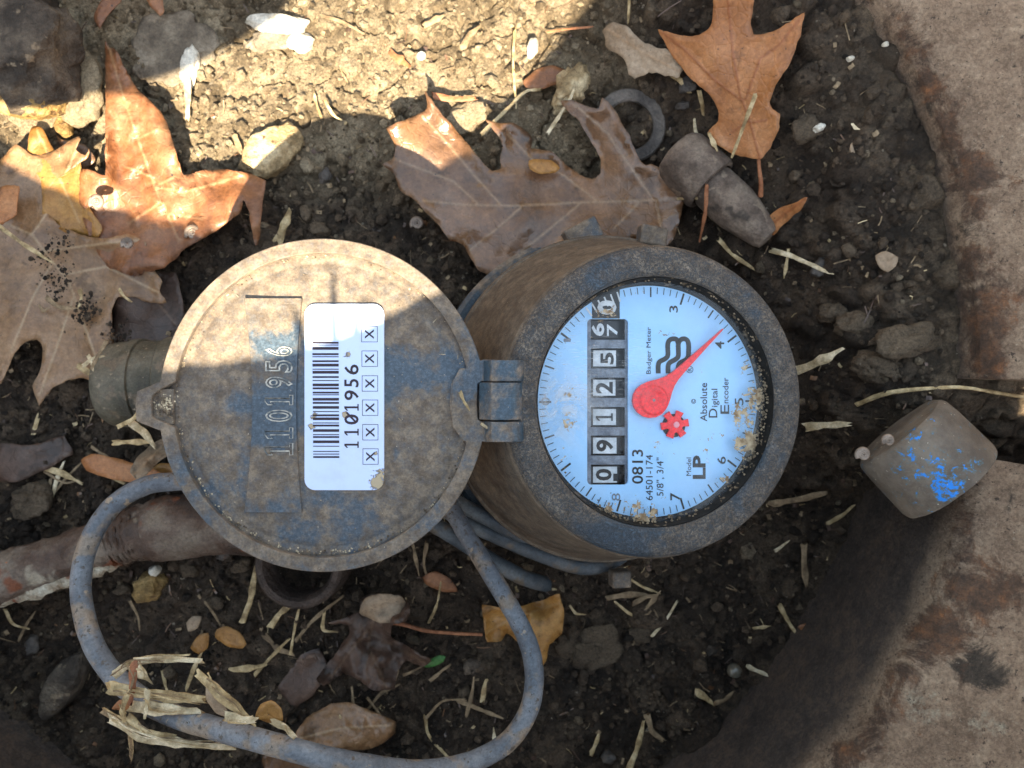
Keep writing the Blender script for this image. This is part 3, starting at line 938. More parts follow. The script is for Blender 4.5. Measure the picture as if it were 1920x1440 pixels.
hp = dc.px(hub[0], hub[1], 0)
vs, fs = lathe([(0, 2.35), (.5, 2.5), (1.6, 2.3), (2.4, 2.35), (3.4, 2.75), (4.0, 2.7), (4.6, 2.2), (4.7, .2)], hp, dc.n, 48)
obj('pointer_hub', vs, fs, redM, ptr)
vs, fs = lathe([(0, 2.75), (.35, 2.7), (.5, 2.45)], hp, dc.n, 16)
obj('spindle', vs, fs, flat('spindle_metal', (.25, .2, .2), .4), ptr)
# leak indicator gear
gp = (1266, 796)
gear_o = []
for k in range(6):
    a0 = math.radians(60 * k - 68)
    for da, r in ((-.36, 16), (-.27, 27), (.27, 27), (.36, 16)):
        gear_o.append((gp[0] + r * math.cos(a0 + da), gp[1] + r * math.sin(a0 + da)))
    a1_ = a0 + math.radians(30)
    gear_o.append((gp[0] + 14.5 * math.cos(a1_), gp[1] + 14.5 * math.sin(a1_)))
polys_px('gear_recess', [circ(gp[0] - 3, gp[1] + 2, 22, n=32)], dc, .11, inkM, dial)
gear = sheet_px('leak_gear', gear_o, [], dc, 1.0, .8, redM, meter, bev=.15)
vs, fs = lathe([(0, 1.25), (.5, 1.3), (.9, 1.2), (1.0, .9)], dc.px(gp[0], gp[1], 0), dc.n, 20)
obj('gear_pin', vs, fs, flat('pin', (.75, .3, .35), .3), gear)
# glass with dirt
def glass_material():
    m, nt, b = new_mat('dial_glass'); t = NT(nt)
    out = nt.nodes['Material Output']
    tr = t.n('ShaderNodeBsdfTransparent'); gl = t.n('ShaderNodeBsdfGlossy'); gl.inputs['Roughness'].default_value = .06
    fr = t.n('ShaderNodeFresnel'); fr.inputs[0].default_value = 1.5
    sc = t.noise(700, 3, .7, 2.0)
    t.link(t.bump(sc, .01), gl.inputs['Normal'])
    m1 = t.n('ShaderNodeMixShader'); t.link(fr.outputs[0], m1.inputs[0]); t.link(tr.outputs[0], m1.inputs[1]); t.link(gl.outputs[0], m1.inputs[2])
    # dirt
    db = t.n('ShaderNodeBsdfDiffuse'); t.link(t.ramp(t.noise(500, 4), [(.3, (.22, .15, .09)), (.7, (.50, .40, .27))]), db.inputs[0])
    f = t.noise(430, 5, .72, .3)
    f = t.math('SUBTRACT', f, .24)
    for (px, py, r, s) in ((1392, 775, 7.5, .26), (1400, 690, 5, .20), (1392, 830, 7, .25), (1205, 965, 9, .26), (1140, 960, 7, .20), (1068, 790, 5, .17), (1068, 740, 5, .11), (1235, 840, 5, .14), (1062, 860, 5, .13), (1130, 590, 5, .15),
                        (1325, 830, 7, .12), (1425, 740, 7, .28), (1420, 830, 6, .24), (1240, 620, 4, .12), (1360, 900, 6, .16), (1150, 580, 3, .2), (1020, 760, 6, .08), (1095, 980, 8, .15)):
        p = dc.px(px, py, 2.9)
        f = t.math('ADD', f, t.math('MULTIPLY', t.spot(p.x, p.y, p.z, r), s))
    mask = t.step(f, .44, .48)
    # faint dusty film, scratches, and sky glare painted as pale haze at left
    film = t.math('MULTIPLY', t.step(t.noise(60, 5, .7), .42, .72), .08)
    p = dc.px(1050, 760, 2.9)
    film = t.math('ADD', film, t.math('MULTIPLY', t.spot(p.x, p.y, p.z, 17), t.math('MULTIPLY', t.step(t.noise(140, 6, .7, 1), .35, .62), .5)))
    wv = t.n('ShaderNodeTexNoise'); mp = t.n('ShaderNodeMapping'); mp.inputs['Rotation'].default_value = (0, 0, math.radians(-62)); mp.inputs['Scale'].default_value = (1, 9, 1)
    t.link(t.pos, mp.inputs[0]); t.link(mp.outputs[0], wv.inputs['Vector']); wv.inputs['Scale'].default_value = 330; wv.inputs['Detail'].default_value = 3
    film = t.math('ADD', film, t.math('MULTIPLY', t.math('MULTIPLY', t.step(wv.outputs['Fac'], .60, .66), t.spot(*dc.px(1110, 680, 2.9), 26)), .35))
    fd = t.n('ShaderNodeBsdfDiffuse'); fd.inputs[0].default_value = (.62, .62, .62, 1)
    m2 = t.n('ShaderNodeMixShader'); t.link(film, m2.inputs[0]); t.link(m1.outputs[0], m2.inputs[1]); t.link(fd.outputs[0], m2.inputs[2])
    m3 = t.n('ShaderNodeMixShader'); t.link(mask, m3.inputs[0]); t.link(m2.outputs[0], m3.inputs[1]); t.link(db.outputs[0], m3.inputs[2])
    t.link(m3.outputs[0], out.inputs[0])
    return m
vs, fs = lathe([(0, -5.0), (12, -5.0), (24, -5.0), (35.85, -5.0)], FC, AX, 96)
obj('glass', vs, fs, glass_material(), meter)
# caked dirt against the lower right wall of the bezel
dv, df = [], []
bmi = bmesh.new(); bmesh.ops.create_icosphere(bmi, subdivisions=1, radius=1)
ibv = [v.co.copy() for v in bmi.verts]; ibf = [tuple(v.index for v in f.verts) for f in bmi.faces]; bmi.free()
for k in range(300):
    a = random.gauss(math.radians(-8), .35) if k % 3 else random.gauss(math.radians(-100), .28)
    if k % 5 == 0: a = random.uniform(math.radians(30), math.radians(150))
    r = 36.2 - abs(random.gauss(0, .9)); r = min(r, 36.4)
    if k % 5 == 0: r = 36.5 - random.uniform(0, .5)
    s = random.uniform(.12, .45); b = len(dv)
    c0 = dc.pt(r * math.cos(a), r * math.sin(a), 3.0 + random.uniform(0, .5) + (max(0, r - 35.6) * 2.5))
    dv += [c0 + Vector((v.x * s * random.uniform(.7, 1.4), v.y * s * random.uniform(.7, 1.4), v.z * s * .6)) for v in ibv]
    df += [tuple(i + b for i in q) for q in ibf]
o = obj('caked_dirt', dv, df, simple('caked_dirt', [(.3, (.07, .05, .035)), (.7, (.27, .21, .14))], 700, .9, .1, 900), meter)
o['kind'] = 'stuff'

# lid, lying open to the left
LC = (604, 760)
RX, RY = 307.0, 313.0
def lp(a, rx=RX, ry=RY):
    return (LC[0] + rx * math.cos(math.radians(a)), LC[1] + ry * math.sin(math.radians(a)))
LZ = 80.6
LPL = flat_z(LZ)
outer = [lp(a) for a in np.linspace(-15.6, -172, 110)]           # over the top, image angles
outer += [(298, 716), (256, 734), (253, 760), (255, 790), (298, 807)]
outer += [lp(a) for a in np.linspace(171.5, 12.5, 110)]
outer += [(912, 829), (951, 829), (951, 792), (902, 790), (896, 786), (894, 757), (896, 720), (902, 716), (951, 714), (951, 675), (908, 674)]
inner = [lp(a, 279, 286) for a in np.linspace(-14, -171, 90)] + [(324, 718), (303, 728), (285, 742), (283, 760), (284, 782), (303, 790), (324, 800)] + [lp(a, 279, 286) for a in np.linspace(171, 14, 90)] + [(868, 826), (848, 800), (846, 758), (848, 716), (862, 690)]
lid = sheet_px('lid', outer, [inner], LPL, 0, 4.2, lidM, meter, bev=.45)
# panel: shallow dish with a step and a groove
pv, pf = lathe([(0, -1.0), (14, -1.0), (26, -1.05), (34, -1.3), (39, -1.8), (40.4, -2.15), (40.9, -2.35), (41.4, -2.2), (43.0, -2.3), (44.6, -2.6), (46.5, -4.0), (46.5, -5)], (0, 0, 0), (0, 0, 1), 160)
lcw = W(LC[0], LC[1], LZ)
pv = [Vector((lcw.x + v.x * .985, lcw.y + v.y, LZ + v.z)) for v in pv]
obj('lid_panel', pv, pf, lidM, lid, sharp=50)
# tab pocket and hinge tongue
vs, fs = boxm(W(303, 762, LZ - 3.0), 8.0, 10, 2.5)
obj('tab_pocket', vs, fs, dusty_plastic('pocket_dust', .95, fine=1), lid)
tongue = [(846, 718), (892, 718), (893, 757), (892, 789), (848, 791), (843, 757)]
sheet_px('hinge_tongue', tongue, [], LPL, -.35, 2.2, lidM, lid, bev=.25)
# number strip: waisted plate
def waist(x_l, x_r, y0, y1, w):
    n = 16
    lft = [(x_l + w * (1 - ((2 * i / n) - 1) ** 2), y0 + (y1 - y0) * i / n) for i in range(n + 1)]
    rgt = [(x_r - w * .7 * (1 - ((2 * i / n) - 1) ** 2), y1 + (y0 - y1) * i / n) for i in range(n + 1)]
    return lft + rgt
strip = sheet_px('number_strip', waist(457, 566, 559, 961, 15), [], LPL, -.30, 1.2,
                 dusty_plastic('strip_plastic', .60, fine=.9, dk=.72, spots=[(-72, -26, 80, 10, .3), (-70, 22, 80, 12, .25)], clean=[(-70, -10, 80, 14, .22)], base=(.032, .050, .072)), lid, bev=.2)
embM = simple('embossed_edge', [(.3, (.10, .12, .13)), (.55, (.36, .36, .34)), (.8, (.55, .53, .48))], 500, .4, 0)
number_px('embossed_number', [('6', 497, 649, 549, 668), ('5', 497, 675, 549, 699), ('9', 497, 706, 549, 728), ('1', 497, 741, 549, 759), ('0', 497, 768, 549, 791), ('1', 497, 802, 549, 822), ('1', 497, 831, 549, 853)], LPL, -.22, embM, lid, rel=.026)
# sticker
def sticker_material():
    m, nt, b = new_mat('sticker'); t = NT(nt)
    f = t.noise(330, 5, .7)
    f = t.math('SUBTRACT', f, .3)
    for (px, py, r, s) in ((708, 905, 6.5, .34), (590, 780, 2.2, .40), (585, 800, 2, .34), (649, 778, 2.2, .36), (704, 850, 1.4, .4), (652, 665, 2.4, .22)):
        p = W(px, py, LZ - .5); f = t.math('ADD', f, t.math('MULTIPLY', t.spot(p.x, p.y, p.z, r), s))
    mask = t.step(f, .40, .46)
    col = t.mix(t.math('MULTIPLY', t.step(t.noise(90, 6, .7, off=(5, 5, 1)), .48, .66), .35), (.52, .63, .92), (.42, .48, .60))  # white sticker tinted with the blue of the sky light
    col = t.mix(mask, col, (.38, .31, .21))
    col = t.mix(t.step(t.noise(800, 2, .5, off=(7, 7, 7)), .76, .78), col, (.1, .1, .12))
    t.link(col, b.inputs['Base Color']); b.inputs['Roughness'].default_value = .42
    t.link(t.bump(mask, .2), b.inputs['Normal'])
    return m
stick = rrect(571, 570, 720, 919, 20)
sheet_px('barcode_sticker', stick, [], LPL, -.45, .8, sticker_material(), lid)
bars = [(363, 376), (382, 388), (398, 417), (440, 453), (461, 467), (488, 500), (511, 530), (545, 551), (559, 578), (595, 607), (622, 628), (645, 663), (671, 684), (700, 712), (718, 724), (742, 760), (769, 782), (797, 815),
        (831, 837), (853, 866), (874, 892), (908, 914), (922, 935), (953, 971), (987, 993), (1000, 1012), (1029, 1047), (1065, 1071), (1100, 1106), (1118, 1124), (1135, 1147)]
inkp = flat('barcode_ink', (.022, .012, .022), .5)
polys_px('barcode', [rect(540 + (164 + 6 * (a - 363) / 780) / 3.6, 540 + a / 3.6, 540 + (341 + 6 * (a - 363) / 780) / 3.6, 540 + b_ / 3.6) for a, b_ in bars], LPL, -.38, inkp, lid)
number_px('sticker_number', [(c_, 540 + 380 / 3.6, 540 + a / 3.6, 540 + 477 / 3.6, 540 + b_ / 3.6) for c_, a, b_ in (('6', 516, 585), ('5', 614, 670), ('9', 690, 757), ('1', 783, 828), ('0', 853, 922), ('1', 950, 995), ('1', 1036, 1079))], LPL, -.37, inkp, lid, w=.012)
polys_px('zero_slash', [[(648, 774), (651, 772), (670, 792), (667, 794)]], LPL, -.36, inkp, lid)
for i, y in enumerate((626.5, 672.5, 719, 764.5, 810.5, 856)):
    x0, x1 = 677.5 + i * .5, 708 + i * .3
    y0, y1 = y - 15, y + 15; w = .9
    polys_px('check_box', [rect(x0, y0, x1, y0 + w), rect(x0, y1 - w, x1, y1), rect(x0, y0, x0 + w, y1), rect(x1 - w, y0, x1, y1)], LPL, -.37, inkp, lid)
    text_px('check_mark', [('X', x0 + 6.5, y - 9, x1 - 7, y + 9, .02)], LPL, -.37, inkp, lid)
# grit gathered in the rim seam and the tab pocket, hairs and splinters on the dusty plastic
gv, gf = [], []
for k in range(620):
    a = random.uniform(0, 2 * math.pi)
    if k % 4 == 0:
        q = W(303 + random.gauss(0, 11), 762 + random.gauss(0, 12), LZ); zz = LZ - 1.2
    elif k % 4 == 1:
        rr_ = 48 * math.sqrt(random.random()) * .93; q = Vector((lcw.x + rr_ * math.cos(a) * .985, lcw.y + rr_ * math.sin(a), 0)); zz = LZ - (1.0 if rr_ < 30 else 1.6 if rr_ < 38 else 2.1)
        if 565 < to_px(Vector((q.x, q.y, LZ)))[0] < 725 and 565 < to_px(Vector((q.x, q.y, LZ)))[1] < 925: continue
    else:
        a = random.gauss(-1.7, .9) if random.random() < .6 else a
        rr_ = 42.6 + random.gauss(0, .45); q = Vector((lcw.x + rr_ * math.cos(a) * .985, lcw.y + rr_ * math.sin(a), 0)); zz = LZ - 2.25
    s_ = random.uniform(.10, .34) if k % 4 != 1 else random.uniform(.08, .2); b = len(gv)
    el = random.choice([1, 1, 1, 5]) if k % 4 == 1 else 1; ra = random.uniform(0, 3.14); ca, sa = math.cos(ra), math.sin(ra)
    for v in ibv:
        x_ = v.x * s_ * el * random.uniform(.8, 1.3); y_ = v.y * s_ * random.uniform(.8, 1.3) * (.6 if el > 1 else 1)
        gv.append(Vector((q.x + x_ * ca - y_ * sa, q.y + x_ * sa + y_ * ca, zz + v.z * s_ * .6 + .05)))
    gf += [tuple(i + b for i in f_) for f_ in ibf]
o = obj('lid_grit', gv, gf, simple('lid_grit', [(.35, (.06, .042, .028)), (.5, (.20, .15, .10)), (.65, (.48, .40, .28))], 300, .9, .1, 900), lid)
o['kind'] = 'stuff'
# hinge knuckles, axis along y
def knuckle(py0, py1, xl, name, parent, r=5.4):
    y0 = W(0, py0, 86).y; y1 = W(0, py1, 86).y
    cx = W(951, 0, 86).x - .4; cz = 81.0
    pr_ = [(cx + r * math.cos(t), cz + r * math.sin(t)) for t in np.linspace(-math.pi * .75, math.pi / 2, 20)]
    xL = W(xl, 0, 84).x
    pr_ += [(cx - 4, cz + r - .35), (xL, LZ + .35), (xL, LZ - 4)]
    n = len(pr_)
    vs = [Vector((x, y, z)) for y in (y0, y1) for x, z in pr_]
    fs = [tuple(range(n)), tuple(range(2 * n - 1, n - 1, -1))] + [(i, i + n, (i + 1) % n + n, (i + 1) % n) for i in range(n)]
    o = obj(name, vs, fs, hingeM, parent); fix_normals(o); bevel(o, .25)
    return o
knuckle(675, 715, 906, 'hinge_knuckle', lid)
knuckle(791, 829, 908, 'hinge_knuckle', lid)
knuckle(717, 788, 898, 'hinge_barrel', meter, 5.1)

# ------------------------------------------------------------------ cables
def path_z(pts):
    return smooth_path([W(x, y, z) for x, y, z in pts], 10)
def cable(name, pts, r, mat, label, grp=None):
    p = path_z(pts)
    vs, fs = tube(p, r, 20, wob=.12)
    return tag(obj(name, vs, fs, mat, None, sharp=60), label, 'cable', grp)
cable('register_cable', [(520, 940, 48), (420, 905, 52), (330, 903, 56), (270, 912, 58), (212, 948, 60), (170, 1010, 62), (152, 1080, 66), (157, 1150, 70), (182, 1222, 75), (232, 1285, 80), (310, 1335, 86), (400, 1365, 92), (500, 1392, 97), (600, 1419, 98),
                       (700, 1438, 92), (790, 1446, 84), (880, 1430, 76), (950, 1392, 70), (990, 1335, 66), (1002, 1270, 62), (990, 1205, 58), (955, 1135, 54), (910, 1060, 50), (870, 995, 46), (835, 935, 42), (790, 880, 38)], 3.0, M['cable'],
      'thick grey cable looping out in front of the open lid')
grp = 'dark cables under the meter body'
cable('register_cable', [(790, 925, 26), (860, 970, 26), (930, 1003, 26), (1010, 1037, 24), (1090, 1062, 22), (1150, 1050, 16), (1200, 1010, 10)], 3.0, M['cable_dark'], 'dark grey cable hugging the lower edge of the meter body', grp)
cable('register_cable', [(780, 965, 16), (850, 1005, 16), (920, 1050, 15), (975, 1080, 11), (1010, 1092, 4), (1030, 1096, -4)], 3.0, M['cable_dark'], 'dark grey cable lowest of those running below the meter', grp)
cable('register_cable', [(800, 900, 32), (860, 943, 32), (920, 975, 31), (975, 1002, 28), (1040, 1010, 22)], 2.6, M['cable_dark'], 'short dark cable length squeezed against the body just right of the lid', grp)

# ------------------------------------------------------------------ pipes and fittings
def radial(path, prof_r, segs=36): return tube(path, prof_r, segs)
# rusty service pipe running under the lid from the left
pp = smooth_path([W(-120, 1130, 12), W(0, 1085, 14), (W(120, 1045, 15)), W(240, 1005, 15), W(360, 985, 15), W(480, 985, 15), W(640, 985, 15), W(760, 960, 15)], 10)
pipe = empty('service_pipe', (pp[0].x, pp[0].y, 0)); tag(pipe, 'rusty brown service pipe entering at the left and passing under the lid', 'pipe')
vs, fs = tube(pp[:40], lambda t: 9.2 + .8 * math.sin(t * 9), 32, wob=1.6)
obj('pipe_wall', vs, fs, M['rust_pipe'], pipe)
vs, fs = tube(pp[34:], lambda t: 11.4 + .6 * math.sin(t * 14), 32, wob=.9)
obj('pipe_sleeve', vs, fs, M['rust_pipe'], pipe)
for k in range(5):
    c = pp[28 + k]; dd = (pp[29 + k] - pp[27 + k]).normalized()
    vs, fs = lathe([(8, -.8), (9.6, -.7), (10.3, 0), (9.6, .7), (8, .8)], c, dd, 36)
    vs = [v + (v - c).normalized() * 1.4 * noise.noise(v * .25) for v in vs]
    obj('thread_ring', vs, fs, M['rust_pipe'], pipe)
crust = smooth_path([p + Vector((0, -8.5, 2)) for p in pp[6:34]], 2)
vs, fs = tube(crust, lambda t: .4 + 2.6 * math.sin(math.pi * min(1, t * 1.02)), 14, wob=2.0)
obj('lime_crust', vs, fs, simple('lime_crust', [(.3, (.20, .14, .09)), (.5, (.32, .27, .20)), (.7, (.44, .40, .32))], 160, .9, .5, 300, speck=[(110, .56, .64, (.17, .06, .03))]), pipe)
# olive fitting at the left, half under the lid
p0, p1 = W(196, 722, 16), W(420, 715, 16)
ax = (p1 - p0).normalized()
fit = empty('pipe_fitting', (p0.x, p0.y, 0)); tag(fit, 'olive green round pipe fitting between the oak leaf and the latch tab', 'pipe fitting')
vs, fs = lathe([(0, 0), (9, .2), (13.5, 1.6), (15.2, 4), (15.8, 8), (15.8, 24), (17, 25), (17, 44)], p0, ax, 48)
obj('fitting_body', vs, fs, M['olive'], fit)
vs, fs = lathe([(15.6, 12), (16.6, 12.4), (16.6, 15.6), (15.6, 16)], p0, ax, 48)
obj('fitting_band', vs, fs, M['olive'], fit)
# open valve collar below the lid
c0 = W(572, 1050, 4)
vs, fs = lathe([(12.2, -14), (12.4, 8), (13.4, 9.6), (15.2, 9.8), (16.4, 8.6), (17.4, 0), (18, -8)], c0, (0, 0, 1), 56)
o = obj('valve_box', vs, fs, simple('valve_box', [(.3, (.03, .02, .016)), (.6, (.065, .045, .036))], 90, .7, .5, 260), None)
tag(o, 'dark brown round valve collar open below the lid', 'valve box')
# iron washer
c0 = G(1180, 236, 7.5)
vs, fs = lathe([(9.2, -1), (9.2, .6), (9.8, 1.1), (13.4, 1.1), (14.0, .5), (14.0, -1)], c0, Vector((.05, -.05, 1)), 64, closed=True)
tag(obj('washer', vs, fs, M['iron'], None), 'flat grey iron ring half covered by the lobed leaf', 'washer')
# rubber plug in two pieces
a_, b_ = G(1283, 300, 10), G(1433, 440, 7)
ax = (b_ - a_).normalized()
plug = empty('pipe_plug', (a_.x, a_.y, 0)); tag(plug, 'brown grey stepped plug with a wide cap lying on the soil right of the leaf', 'pipe plug')
plugM = simple('plug_rubber', [(.3, (.070, .050, .038)), (.5, (.12, .088, .068)), (.72, (.18, .138, .106))], 110, .8, .22, 350, speck=[(180, .60, .68, (.20, .15, .11)), (90, .62, .7, (.05, .038, .03))])
vs, fs = lathe([(0, -5.4), (6, -5.2), (9.4, -4.0), (10.8, -1.6), (11.2, 3), (11.2, 12.8), (10.6, 14.2), (9.2, 14.4), (8.8, 12), (0, 11.5)], a_, ax, 48)
obj('plug_cap', vs, fs, plugM, plug)
vs, fs = lathe([(0, 12), (6.6, 12.2), (8.2, 13.6), (8.6, 15.5), (8.6, 26), (8.0, 30), (6.6, 36), (5.6, 41), (4.6, 43), (0, 43.4)], a_, ax, 48)
obj('plug_stem', vs, fs, plugM, plug)
# paint-marked pipe cap by the notch
def cap_material():
    m, nt, b = new_mat('cap_paint'); t = NT(nt)
    col = t.ramp(t.noise(70, 6, .7), [(.3, (.075, .060, .048)), (.5, (.115, .094, .076)), (.72, (.17, .142, .115))])
    f = t.math('SUBTRACT', t.math('MULTIPLY', t.noise(300, 6, .74, .4), 1.5), .415)
    for (px, py, r, s) in ((1700, 870, 4.5, .30), (1715, 845, 3, .22), (1755, 890, 4, .24), (1775, 925, 4.0, .30), (1740, 890, 12, .055), (1672, 880, 3, .22), (1800, 880, 8, .05), (1715, 800, 9, .07), (1680, 830, 7, .08)):
        p = W(px, py, 76); f = t.math('ADD', f, t.math('MULTIPLY', t.spot(p.x, p.y, p.z, r * 1.8), s))
    teal = t.step(f, .47, .56)
    col = t.mix(t.math('MULTIPLY', teal, .55), col, (.05, .17, .22))
    col = t.mix(t.step(f, .565, .60), col, (.005, .20, .72))
    col = t.mix(t.step(t.noise(600, 2, off=(1, 6, 3)), .72, .75), col, (.4, .36, .3))
    t.link(col, b.inputs['Base Color']); b.inputs['Roughness'].default_value = .65
    t.link(t.bump(t.noise(500, 5, .7), .15), b.inputs['Normal'])
    return m
cc = W(1738, 862, 58)
ax = Vector((.66, -.74, .17)).normalized()
vs, fs = lathe([(0, -12.6), (9, -12.5), (14.6, -12.2), (15.8, -11.2), (16.2, -10.2), (16.6, -6), (16.9, 8.2), (16.4, 9.8), (15.0, 10.1), (14.4, 9), (13.8, -6), (0, -7)], cc, ax, 72)
vs = [v + (v - cc).normalized() * .35 * noise.noise(v * .12) for v in vs]
tag(obj('pipe_cap', vs, fs, cap_material(), None, sharp=30), 'grey cylindrical pipe end splashed with bright blue paint', 'pipe cap')

# ------------------------------------------------------------------ leaves
def seg_d(p, a, b):
    ax_, ay = a; bx, by = b; dx, dy = bx - ax_, by - ay
    t = max(0, min(1, ((p[0] - ax_) * dx + (p[1] - ay) * dy) / (dx * dx + dy * dy + 1e-9)))
    return math.hypot(p[0] - ax_ - dx * t, p[1] - ay - dy * t)
def leaf(name, outline, veins, mat, lift, label, amp=2.5, wl=90, tilt=(0, 0), curl=0.0, step=11, seed=0, stem=None, stemr=.7, group=None, cat='leaf', jag=2.0, stem_mat='twig_red', veinw=2.1, extra=None):
    """outline and veins in photo pixels, unprojected on to a height field above the soil"""
    rnd = random.Random(seed)
    out = []
    n = len(outline)
    for i in range(n):
        a = outline[i]; b = outline[(i + 1) % n]
        L = math.hypot(b[0] - a[0], b[1] - a[1]); k = max(1, int(L / 7))
        for j in range(k):
            t = j / k
            jx = rnd.uniform(-1, 1) * jag * (0.5 if j == 0 else 1); jy = rnd.uniform(-1, 1) * jag * (0.5 if j == 0 else 1)
            out.append((a[0] + (b[0] - a[0]) * t + jx, a[1] + (b[1] - a[1]) * t + jy))
    # a light smoothing of the outline
    for _ in range(1):
        out = [((out[i - 1][0] + 4 * out[i][0] + out[(i + 1) % len(out)][0]) / 6, (out[i - 1][1] + 4 * out[i][1] + out[(i + 1) % len(out)][1]) / 6) for i in range(len(out))]
    if len(veins) > 1:
        mv = veins[0]; vv2 = [mv]
        for v in veins[1:]:
            best = None
            for a, b in zip(mv, mv[1:]):
                for k in range(11):
                    q = (a[0] + (b[0] - a[0]) * k / 10, a[1] + (b[1] - a[1]) * k / 10)
                    for e in (v[0], v[-1]):
                        dd_ = math.hypot(q[0] - e[0], q[1] - e[1])
                        if best is None or dd_ < best[0]: best = (dd_, q, e is v[0])
            v = list(v) if best[2] else list(reversed(v))
            vv2.append([best[1]] + v if 2 < best[0] < 60 else v)
        veins = vv2
    xs = [p[0] for p in out]; ys_ = [p[1] for p in out]
    inn = []
    y = min(ys_)
    while y < max(ys_):
        x = min(xs)
        while x < max(xs):
            q = (x + rnd.uniform(-.3, .3) * step, y + rnd.uniform(-.3, .3) * step)
            if inside(q, out) and min(seg_d(q, out[i], out[(i + 1) % len(out)]) for i in range(0, len(out))) > step * .45: inn.append(q)
            x += step
        y += step
    for v in veins:
        for a, b in zip(v, v[1:]):
            L = math.hypot(b[0] - a[0], b[1] - a[1]); k = max(1, int(L / 4))
            for j in range(k):
                t = j / k; q = (a[0] + (b[0] - a[0]) * t, a[1] + (b[1] - a[1]) * t)
                if inside(q, out): inn.append(q)
                ln_ = max(1e-3, L); ox, oy = -(b[1] - a[1]) / ln_ * 4.2, (b[0] - a[0]) / ln_ * 4.2
                for sg in (1, -1):
                    q2 = (q[0] + ox * sg, q[1] + oy * sg)
                    if inside(q2, out): inn.append(q2)
    v2, f = cdt(out, [], inn)
    cx = sum(xs) / len(xs); cy = sum(ys_) / len(ys_)
    segs = [(v[i], v[i + 1], 1.0 if vi == 0 else .6) for vi, v in enumerate(veins) for i in range(len(v) - 1)]
    rad = max(max(xs) - min(xs), max(ys_) - min(ys_)) / 2
    # finer lateral veins, hashed from the main ones
    tops, vn = [], []
    for p in v2:
        z = lift + amp * noise.noise(Vector((p[0] / wl, p[1] / wl, seed * 3.1))) * 1.6 + amp * .3 * noise.noise(Vector((p[0] / wl * 3.2, p[1] / wl * 3.2, seed * 1.7)))
        z += tilt[0] * (p[0] - cx) / 100 + tilt[1] * (p[1] - cy) / 100
        if segs:
            dm = min(seg_d(p, a, b) / (1 if w == 1 else .8) for a, b, w in segs)
            vv = max(math.exp(-(seg_d(p, a, b) / (veinw * w)) ** 2) for a, b, w in segs)
            z += curl * min(1, dm / 60) ** 1.6 + .12 * vv
        else: vv = 0
        if extra: z += extra(p)
        de = min(seg_d(p, out[i - 1], out[i]) for i in range(0, len(out)))
        ed_ = math.exp(-(de / 16.0) ** 2)
        z += ed_ * amp * (.25 + 1.3 * noise.noise(Vector((p[0] / 55, p[1] / 55, seed * 5.3 + 2))))
        z += amp * .16 * noise.noise(Vector((p[0] / 14, p[1] / 14, seed)))
        if amp >= 4: z += amp * (.9 * abs(noise.noise(Vector((p[0] / 34, p[1] / 34, seed * 2.7)))) + .35 * abs(noise.noise(Vector((p[0] / 15, p[1] / 15, seed * 3.7)))))
        tops.append(G(p[0], p[1], max(1.2, z))); vn.append(vv)
    nn_ = len(v2)
    bots = [t - Vector((0, 0, .28)) for t in tops]
    cnt = {}; ff = []
    for t in f:
        ff.append(t); ff.append(tuple(i + nn_ for i in reversed(t)))
        for a, b in zip(t, t[1:] + t[:1]): cnt[(a, b)] = 1
    for a, b in cnt:
        if (b, a) not in cnt: ff.append((b, a, a + nn_, b + nn_))
    o = obj(name, tops + bots, ff, mat, None, sharp=0, attrs={'vein': vn + vn})
    bm = bmesh.new(); bm.from_mesh(o.data); bmesh.ops.recalc_face_normals(bm, faces=bm.faces); bm.to_mesh(o.data); bm.free()
    tag(o, label, cat, group)
    if stem:
        sp = smooth_path([G(x, y, z) for x, y, z in stem], 6)
        vs, fs = tube(sp, lambda t: stemr * (.7 + .5 * t), 8, wob=.1)
        obj('stem', vs, fs, M[stem_mat], o)
    return o

leaf('fallen_leaf', [(197, 72), (203, 92), (215, 88), (232, 125), (258, 168), (300, 208), (315, 235), (325, 270), (343, 330), (375, 320), (420, 317), (470, 325), (500, 338), (494, 372), (490, 410), (486, 458), (478, 462), (472, 430), (466, 392), (455, 372),
                     (452, 395), (430, 415), (410, 430), (385, 445), (350, 462), (330, 485), (300, 505), (250, 520), (200, 500), (170, 450), (150, 400), (148, 350), (150, 315), (178, 322), (199, 330), (196, 300), (197, 240), (198, 150)],
     [[(205, 90), (228, 170), (258, 260), (290, 350), (335, 450)], [(290, 350), (345, 360), (400, 345), (450, 330)], [(258, 260), (300, 240)], [(280, 330), (230, 310)], [(290, 350), (330, 330)], [(300, 380), (240, 420)], [(310, 400), (380, 410)]],
     M['leaf_rust'], 9, 'large glossy rust brown leaf with a pointed lobe reaching into the sun, upper left', amp=4, seed=1, curl=3.0, wl=110, veinw=2.1)
leaf('fallen_leaf', [(60, 235), (78, 238), (100, 282), (150, 298), (152, 340), (165, 385), (192, 430), (184, 447), (120, 436), (80, 405), (78, 340), (48, 292)],
     [[(70, 245), (110, 330), (150, 420)]], M['leaf_gold'], 11, 'golden brown leaf piece between the two big left leaves', seed=2)
leaf('fallen_leaf', [(212, 470), (250, 505), (330, 510), (342, 560), (345, 600), (325, 650), (300, 676), (250, 664), (210, 640)], [[(230, 520), (290, 560), (330, 610)]], M['leaf_dark'], 7, 'dull dark brown leaf tucked under the big lobed leaf beside the lid', seed=3)
